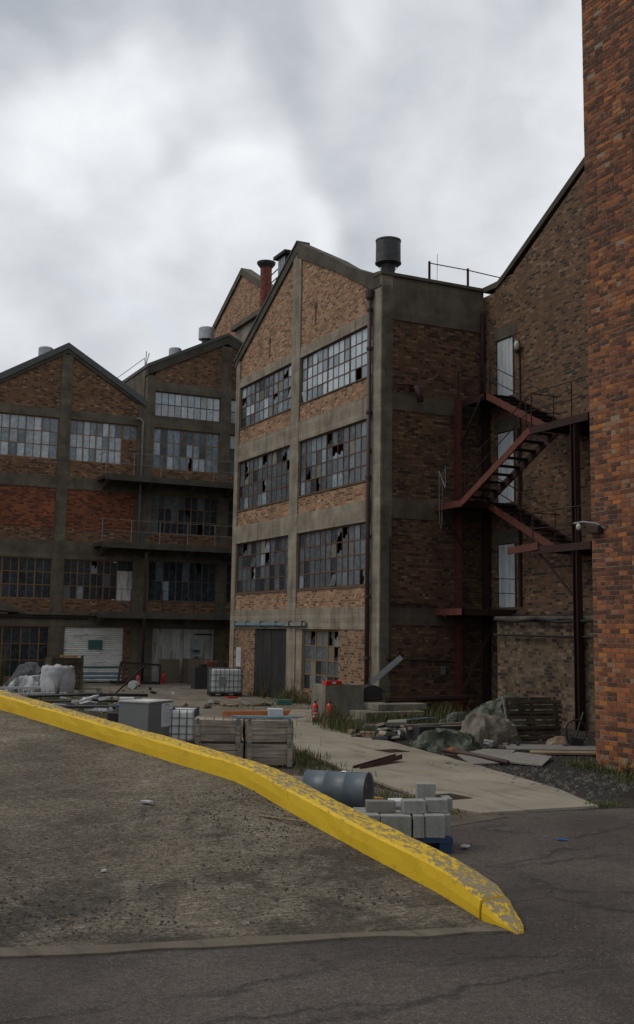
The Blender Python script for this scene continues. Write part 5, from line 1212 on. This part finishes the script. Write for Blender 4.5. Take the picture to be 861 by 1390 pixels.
B(-.6, .6, -.48, .48, .02, 1.1).build('contents', 'dark_bit', db)
B(-.66, -.56, -.56, -.46, 0, 1.35).build('post', 'wood_dark', db); B(.56, .66, -.56, -.46, 0, 1.35).build('post', 'wood_dark', db)
tagm(MB().obox((0, 0, .04), (.7, .12, .08)), 'orange_timber', 'wood_yellow', (11.0, 45.0, 1.27), 'small orange brown timber lying on the dark bin', 'timber', rz_=.05)
tagm(MB().obox((0, 0, .4), (.9, .6, .8)), 'black_crate', 'black', (9.95, 42.2, 0), 'black plastic crate between the sheeting and the bulk bag', 'crate', rz_=.1, bevel=.02)
# trestle frame in front of the shutter
tf = thing('trestle', 'low black steel trestle frame before the striped shutter', 'frame', (14.9, 48.0, 0), local=True)
MB().beam((-.85, 0, .98), (.95, 0, .86), .09, .09).build('top_rail', 'black', tf); MB().beam((-.85, 0, .98), (-1.0, -.1, 0), .08, .08).build('leg', 'black', tf)
MB().beam((.95, 0, .9), (.95, .0, 0), .06, .06).build('leg', 'black', tf); MB().beam((-1.3, 0, .12), (.9, 0, .08), .16, .12).build('foot_rail', 'black', tf)
tagm(MB().beam((0, 0, 0), (1.2, .3, 1.05), .05, .05), 'rusty_bar', 'red_steel_dk', (11.9, 41.3, 0), 'thin dark bar propped up in the middle yard', 'bar')
# brown boards and chairs before the white doors
tagm(MB().obox((0, 0, .55), (.95, .04, 1.1)), 'leaning_board', 'osb', (16.75, 49.3, 0), 'dark brown board leaning on the white doors beside the chipboard box', 'board', rot=(-.1, 0, 0))
ob_ = thing('chipboard_box', 'square brown chipboard box before the white doors', 'box', (17.95, 49.1, 0), local=True)
for i, (x0, x1) in enumerate(((-.52, -.01), (.0, .52))):
    for j in range(2): B(x0+.005, x1-.005, -.42, -.40, .02+j*.55, .56+j*.55).build('panel', 'osb', ob_)
B(-.52, .52, -.40, .4, 0, 1.12).build('case', 'osb', ob_)
def chair(lb, loc, rz_, fl=False):
    t = thing('office_chair', lb, 'chair', loc, 'grey chairs dumped on the chipboard box', local=True)
    B(-.22, .22, -.2, .2, .10, .17).build('seat', 'cab', t, bevel=.03); B(-.22, .22, .17, .23, .15, .62).build('backrest', 'cab', t, bevel=.03)
    MB().tube([(0, 0, .1), (0, 0, .02)], .03, 8).build('stem', 'black', t)
    for i in range(4): MB().beam((0, 0, .03), (.2*math.cos(i*1.57+.7), .2*math.sin(i*1.57+.7), .01), .03, .02).build('foot', 'black', t)
    t.rotation_euler = (0, 0, rz_); return t
k0 = chair('upper grey chair on top of the chipboard box', (17.95, 49.15, 1.42), .1); k1 = dup(k0, (17.9, 49.0, 1.12), -.1, 'lower grey chair resting directly on the chipboard box')
ht = thing('engine_part', 'small orange and black machine part behind the caged container', 'machine', (16.9, 44.4, .9), local=True)
MB().obox((0, 0, .1), (.5, .4, .3)).build('body', 'flue', ht, bevel=.03); MB().obox((-.3, 0, 0), (.4, .3, .25)).build('base', 'black', ht, bevel=.03)
tagm(MB().obox((0, 0, .45), (1.3, .5, .9)), 'steel_bench', 'dark_bit', (16.75, 44.4, 0), 'dark low bench behind the caged container', 'bench')
# mid yard odds and ends
tagm(MB().obox((0, 0, .09), (.5, .28, .18)), 'green_box', 'sh_green', (15.6, 34.1, 0), 'dark green box in the weeds by the factory wall', 'box', rz_=-.3, bevel=.02)
scatter(14, 13.6, 34.2, 1.8, 1.0, .3, 'the scatter by the black doors', .05, 17, (.12, .5), ['wood_tan', 'wood_tan', 'slate', 'dark_bit'], 'scraps in front of the black doors')
tagm(MB().obox((0, 0, .03), (.4, .2, .06)), 'red_scrap', 'red_paint', (15.3, 38.0, 0), 'flat red scrap at the foot of the caged container', 'scrap', rz_=.2)
scatter(10, 12.5, 42.5, 2.4, 3.2, 0, 'the open workshop yard', .01, 19, (.08, .28), ['white_bit', 'dark_bit', 'slate'], 'small litter in the open yard')
# litter on the ramp
tagm(MB().obox((0, 0, .02), (.13, .065, .03), jit=.006), 'white_scrap', 'white_bit', (3.93, 12.2, rz(3.93, 12.2)+.01), 'pale crushed scrap lying on the middle of the ramp', 'scrap', rz_=-.9, bevel=.01)
tagm(MB().obox((0, 0, .008), (.05, .03, .015)), 'white_scrap', 'white_bit', (2.9, 10.2, rz(2.9, 10.2)+.01), 'tiny white scrap low on the ramp', 'scrap', rz_=.5)
tagm(MB().tube([(0, 0, .02), (.3, -.55, .02)], .012, 5), 'pale_stick', 'wood_tan', (4.95, 11.4, rz(5, 11.1)+.02), 'thin pale stick lying on the ramp beside the kerb', 'stick', rz_=0)
# small lean-to roof corner entering at the far left
lt = thing('lean_to', 'mossy corner of a small lean-to roof at the left edge', 'shed', (7.2, 44, 0))
MB().prism([(5., 3.75), (8.0, 3.42), (8.75, 3.08), (8.75, 3.0), (5., 3.3)], 'y', 43.2, 45.5).build('roof', 'conc_left', lt); B(8.55, 8.75, 43.2, 45.4, 2.96, 3.02).build('fascia', 'wood_dark', lt)
B(5.2, 7.7, 43.6, 45.3, 0, 3.2).build('wall', 'brick_dark', lt)

# ---------------------------------------------------------------- gravel, grass, weeds
def pebbles(name, mat, n, fn, s0, s1, seed):
    q = random.Random(seed); m = MB()
    for _ in range(n):
        x, y, z = fn(q); s = q.uniform(s0, s1)**1.; pts = []
        for a_ in range(5):
            an_ = a_*1.2566+q.uniform(-.3, .3); pts.append((x+s*math.cos(an_)*q.uniform(.7, 1.2), y+s*math.sin(an_)*q.uniform(.7, 1.2), z))
        tpt = [(px_*.55+x*.45, py_*.55+y*.45, z+s*q.uniform(.5, .9)) for px_, py_, pz in pts]
        m.add(pts+tpt, [(i, (i+1) % 5, 5+(i+1) % 5, 5+i) for i in range(5)]+[(5, 6, 7, 8, 9)])
    o = m.build(name, mat); o['kind'] = 'stuff'; return o
def tri(q, a, b, c):
    u, v_ = q.random(), q.random()
    if u+v_ > 1: u, v_ = 1-u, 1-v_
    return tuple(a[i]+(b[i]-a[i])*u+(c[i]-a[i])*v_ for i in range(2))
pebbles('gravel', 'pebble_dk', 9000, lambda q: (*q.choice([lambda: tri(q, (11.2, 18.5), (10.9, 12.9), (14.0, 15.0)), lambda: tri(q, (11.2, 18.5), (13.9, 15.0), (15.5, 19.0)), lambda: (q.uniform(12, 18), q.uniform(19, 26))])(), 0.), .008, .028, 1)
pebbles('gravel_pale', 'pebble', 900, lambda q: (*q.choice([lambda: tri(q, (11.2, 18.5), (10.9, 12.9), (14.0, 15.0)), lambda: (q.uniform(12.3, 18), q.uniform(19, 26)), lambda: (q.uniform(7.5, 11), q.uniform(24, 38))])(), 0.), .015, .06, 2)
def on_ramp(q):
    x = 5.3-abs(q.gauss(0, .9)); y = q.uniform(8.6, 12.5)
    if q.random() < .5: x = q.uniform(.2, 3.2); y = 9.0+abs(q.gauss(0, .8))-(x-1.5)*.25
    return (x, y, rz(x, y))
pebbles('grit', 'pebble_dk', 1500, on_ramp, .004, .017, 3)
pebbles('grit_pale', 'pebble', 500, on_ramp, .004, .012, 4)
pebbles('asphalt_grit', 'pebble', 900, lambda q: (q.uniform(3, 10.5), q.uniform(5.5, 12), .004), .004, .012, 5)

def grass(name, n, fn, h0, h1, seed, mat='grass', kind='stuff', w=.006):
    q = random.Random(seed); m = MB()
    for _ in range(n):
        x, y, hs = fn(q); h = q.uniform(h0, h1)*hs; a_ = q.uniform(0, 6.28); b_ = q.uniform(.1, .55)*h; dx, dy = math.cos(a_), math.sin(a_); ww = w*q.uniform(.7, 1.6)
        px_, py_ = -dy*ww, dx*ww
        m.add([(x-px_, y-py_, 0), (x+px_, y+py_, 0), (x+dx*b_*.35+px_*.8, y+dy*b_*.35+py_*.8, h*.6), (x+dx*b_*.35-px_*.8, y+dy*b_*.35-py_*.8, h*.6), (x+dx*b_, y+dy*b_, h*q.uniform(.85, 1.05))], [(0, 1, 2, 3), (3, 2, 4)])
    o = m.build(name, mat); o['kind'] = kind; return o
def blob(q, pts):
    x, y, rx, ry, hs = q.choice(pts); return (x+q.gauss(0, rx), y+q.gauss(0, ry), hs)
g1 = [(8.9, 18.6, .25, .5, 1.), (8.6, 17.0, .2, .4, 1.), (8.3, 15.9, .2, .4, .8), (8.35, 14.6, .3, .3, .6), (9.35, 20.6, .25, .6, 1.3), (9.3, 19.6, .2, .3, 1.2), (8.4, 13.1, .15, .2, .3), (6.3, 14.5, .2, .8, .6)]
g2 = [(13.0, 24.9, .2, .45, 1.4), (12.7, 23.6, .12, .4, 1.2), (13.4, 26.3, .2, .3, 1.3), (15.7, 27.0, .4, .3, 1.), (16.6, 28.9, .3, .3, 1.1), (17.6, 27.9, .6, .5, 1.4), (16.2, 26.6, .6, .3, 1.)]
g3 = [(13.55, 15.4, .12, .5, .8), (13.75, 16.6, .12, .3, 1.), (13.2, 14.4, .2, .4, .6), (13.7, 14.0, .1, .6, .9), (10.9, 12.85, .15, .1, .4)]
g4 = [(16.3, 35.0, .3, .4, 1.6), (16.65, 36.3, .1, .4, 1.1), (16.6, 33.3, .15, .6, 1.1), (16.7, 38.8, .08, .3, .8), (14.3, 33.6, .7, .3, .3), (16.1, 31.6, .3, .4, .8)]
g5 = [(8.3, 36.0, .5, 1.2, 1.3), (9.0, 34.5, .4, .8, 1.), (8.4, 40., .5, 1.0, 1.3), (9.4, 31.2, .3, .6, 1.), (8.0, 29.5, .3, .6, .8), (10.6, 24.5, .25, .8, .7)]
for i, (g, n, h0, h1) in enumerate(((g1, 2400, .05, .16), (g2, 2600, .1, .32), (g3, 1500, .05, .17), (g4, 1300, .1, .34), (g5, 2000, .1, .35))):
    grass('grass', n, lambda q, g=g: blob(q, g), h0, h1, 50+i); grass('dry_grass', n//2, lambda q, g=g: blob(q, g), h0, h1*1.25, 80+i, 'grass_dry')
def weed(loc, h, n, label, seed, leaf='leaf', spread=.22):
    t = thing('weed', label, 'plant', loc, 'tall weeds growing about the yard', local=True); q = random.Random(seed); st = MB(); lf = MB()
    for i in range(n):
        a_ = q.uniform(0, 6.28); hh = h*q.uniform(.55, 1.05); ex, ey = math.cos(a_)*spread*q.uniform(.2, 1), math.sin(a_)*spread*q.uniform(.2, 1)
        pts = [(ex*.15, ey*.15, 0), (ex*.5, ey*.5, hh*.5), (ex, ey, hh)]; st.tube(pts, [.009, .006, .003], 4)
        for k_ in range(int(9*hh/.6)+4):
            tt = q.uniform(.15, 1.); px_, py_, pz = ex*tt, ey*tt, hh*tt; b_ = q.uniform(0, 6.28); l = q.uniform(.04, .10)*(1.25-tt*.5); w_ = l*.28; dx, dy = math.cos(b_), math.sin(b_); dz = q.uniform(-.3, .5)
            lf.add([(px_, py_, pz), (px_+dx*l*.5-dy*w_, py_+dy*l*.5+dx*w_, pz+dz*l*.6), (px_+dx*l, py_+dy*l, pz+dz*l*.8), (px_+dx*l*.5+dy*w_, py_+dy*l*.5-dx*w_, pz+dz*l*.6)], [(0, 1, 2, 3)])
    st.build('stems', 'grass_dry', t); lf.build('leaves', leaf, t); return t
weed((12.95, 25.1, .0), .75, 16, 'bushy green weed at the path edge before the concrete tank', 1)
weed((13.25, 26.0, .0), .55, 12, 'smaller weed between the tank and the path edge', 2)
weed((16.2, 28.3, .3), .55, 10, 'weed growing on the concrete steps', 3)
weed((14.6, 29.0, .95), .28, 7, 'sprig growing out of the concrete tank rim', 4)
weed((16.35, 35.2, 0), .95, 18, 'tall dry weed clump beside the ground floor window', 5, 'grass_dry', .4)
weed((16.4, 37.6, 0), .7, 12, 'weed clump at the foot of the black doors', 6, 'grass_dry', .35)
weed((8.75, 37.2, 0), 1.1, 12, 'green weed in front of the bulk bag', 7)
weed((9.35, 36.4, 0), 1.0, 12, 'green weed to the right of the bulk bag foot', 8)
weed((8.1, 43.5, 0), 1.9, 14, 'tall green weed at the far left before the dark window', 9)
weed((8.0, 40.2, 0), .9, 12, 'green weed before the pale crumpled sheeting', 19)
weed((9.9, 34.5, 0), .7, 9, 'small weed among the black pipes', 10)
weed((13.6, 15.3, 0), .3, 14, 'low green weed at the foot of the orange tower', 11)
weed((10.8, 25.6, 0), .6, 9, 'spindly dry weed behind the caged container', 12, 'grass_dry')
weed((8.75, 19.9, 0), .4, 12, 'low weed to the right of the timber crates', 13)
weed((17.7, 27.3, 0), .5, 14, 'green weeds in the dark corner under the fire escape', 14)
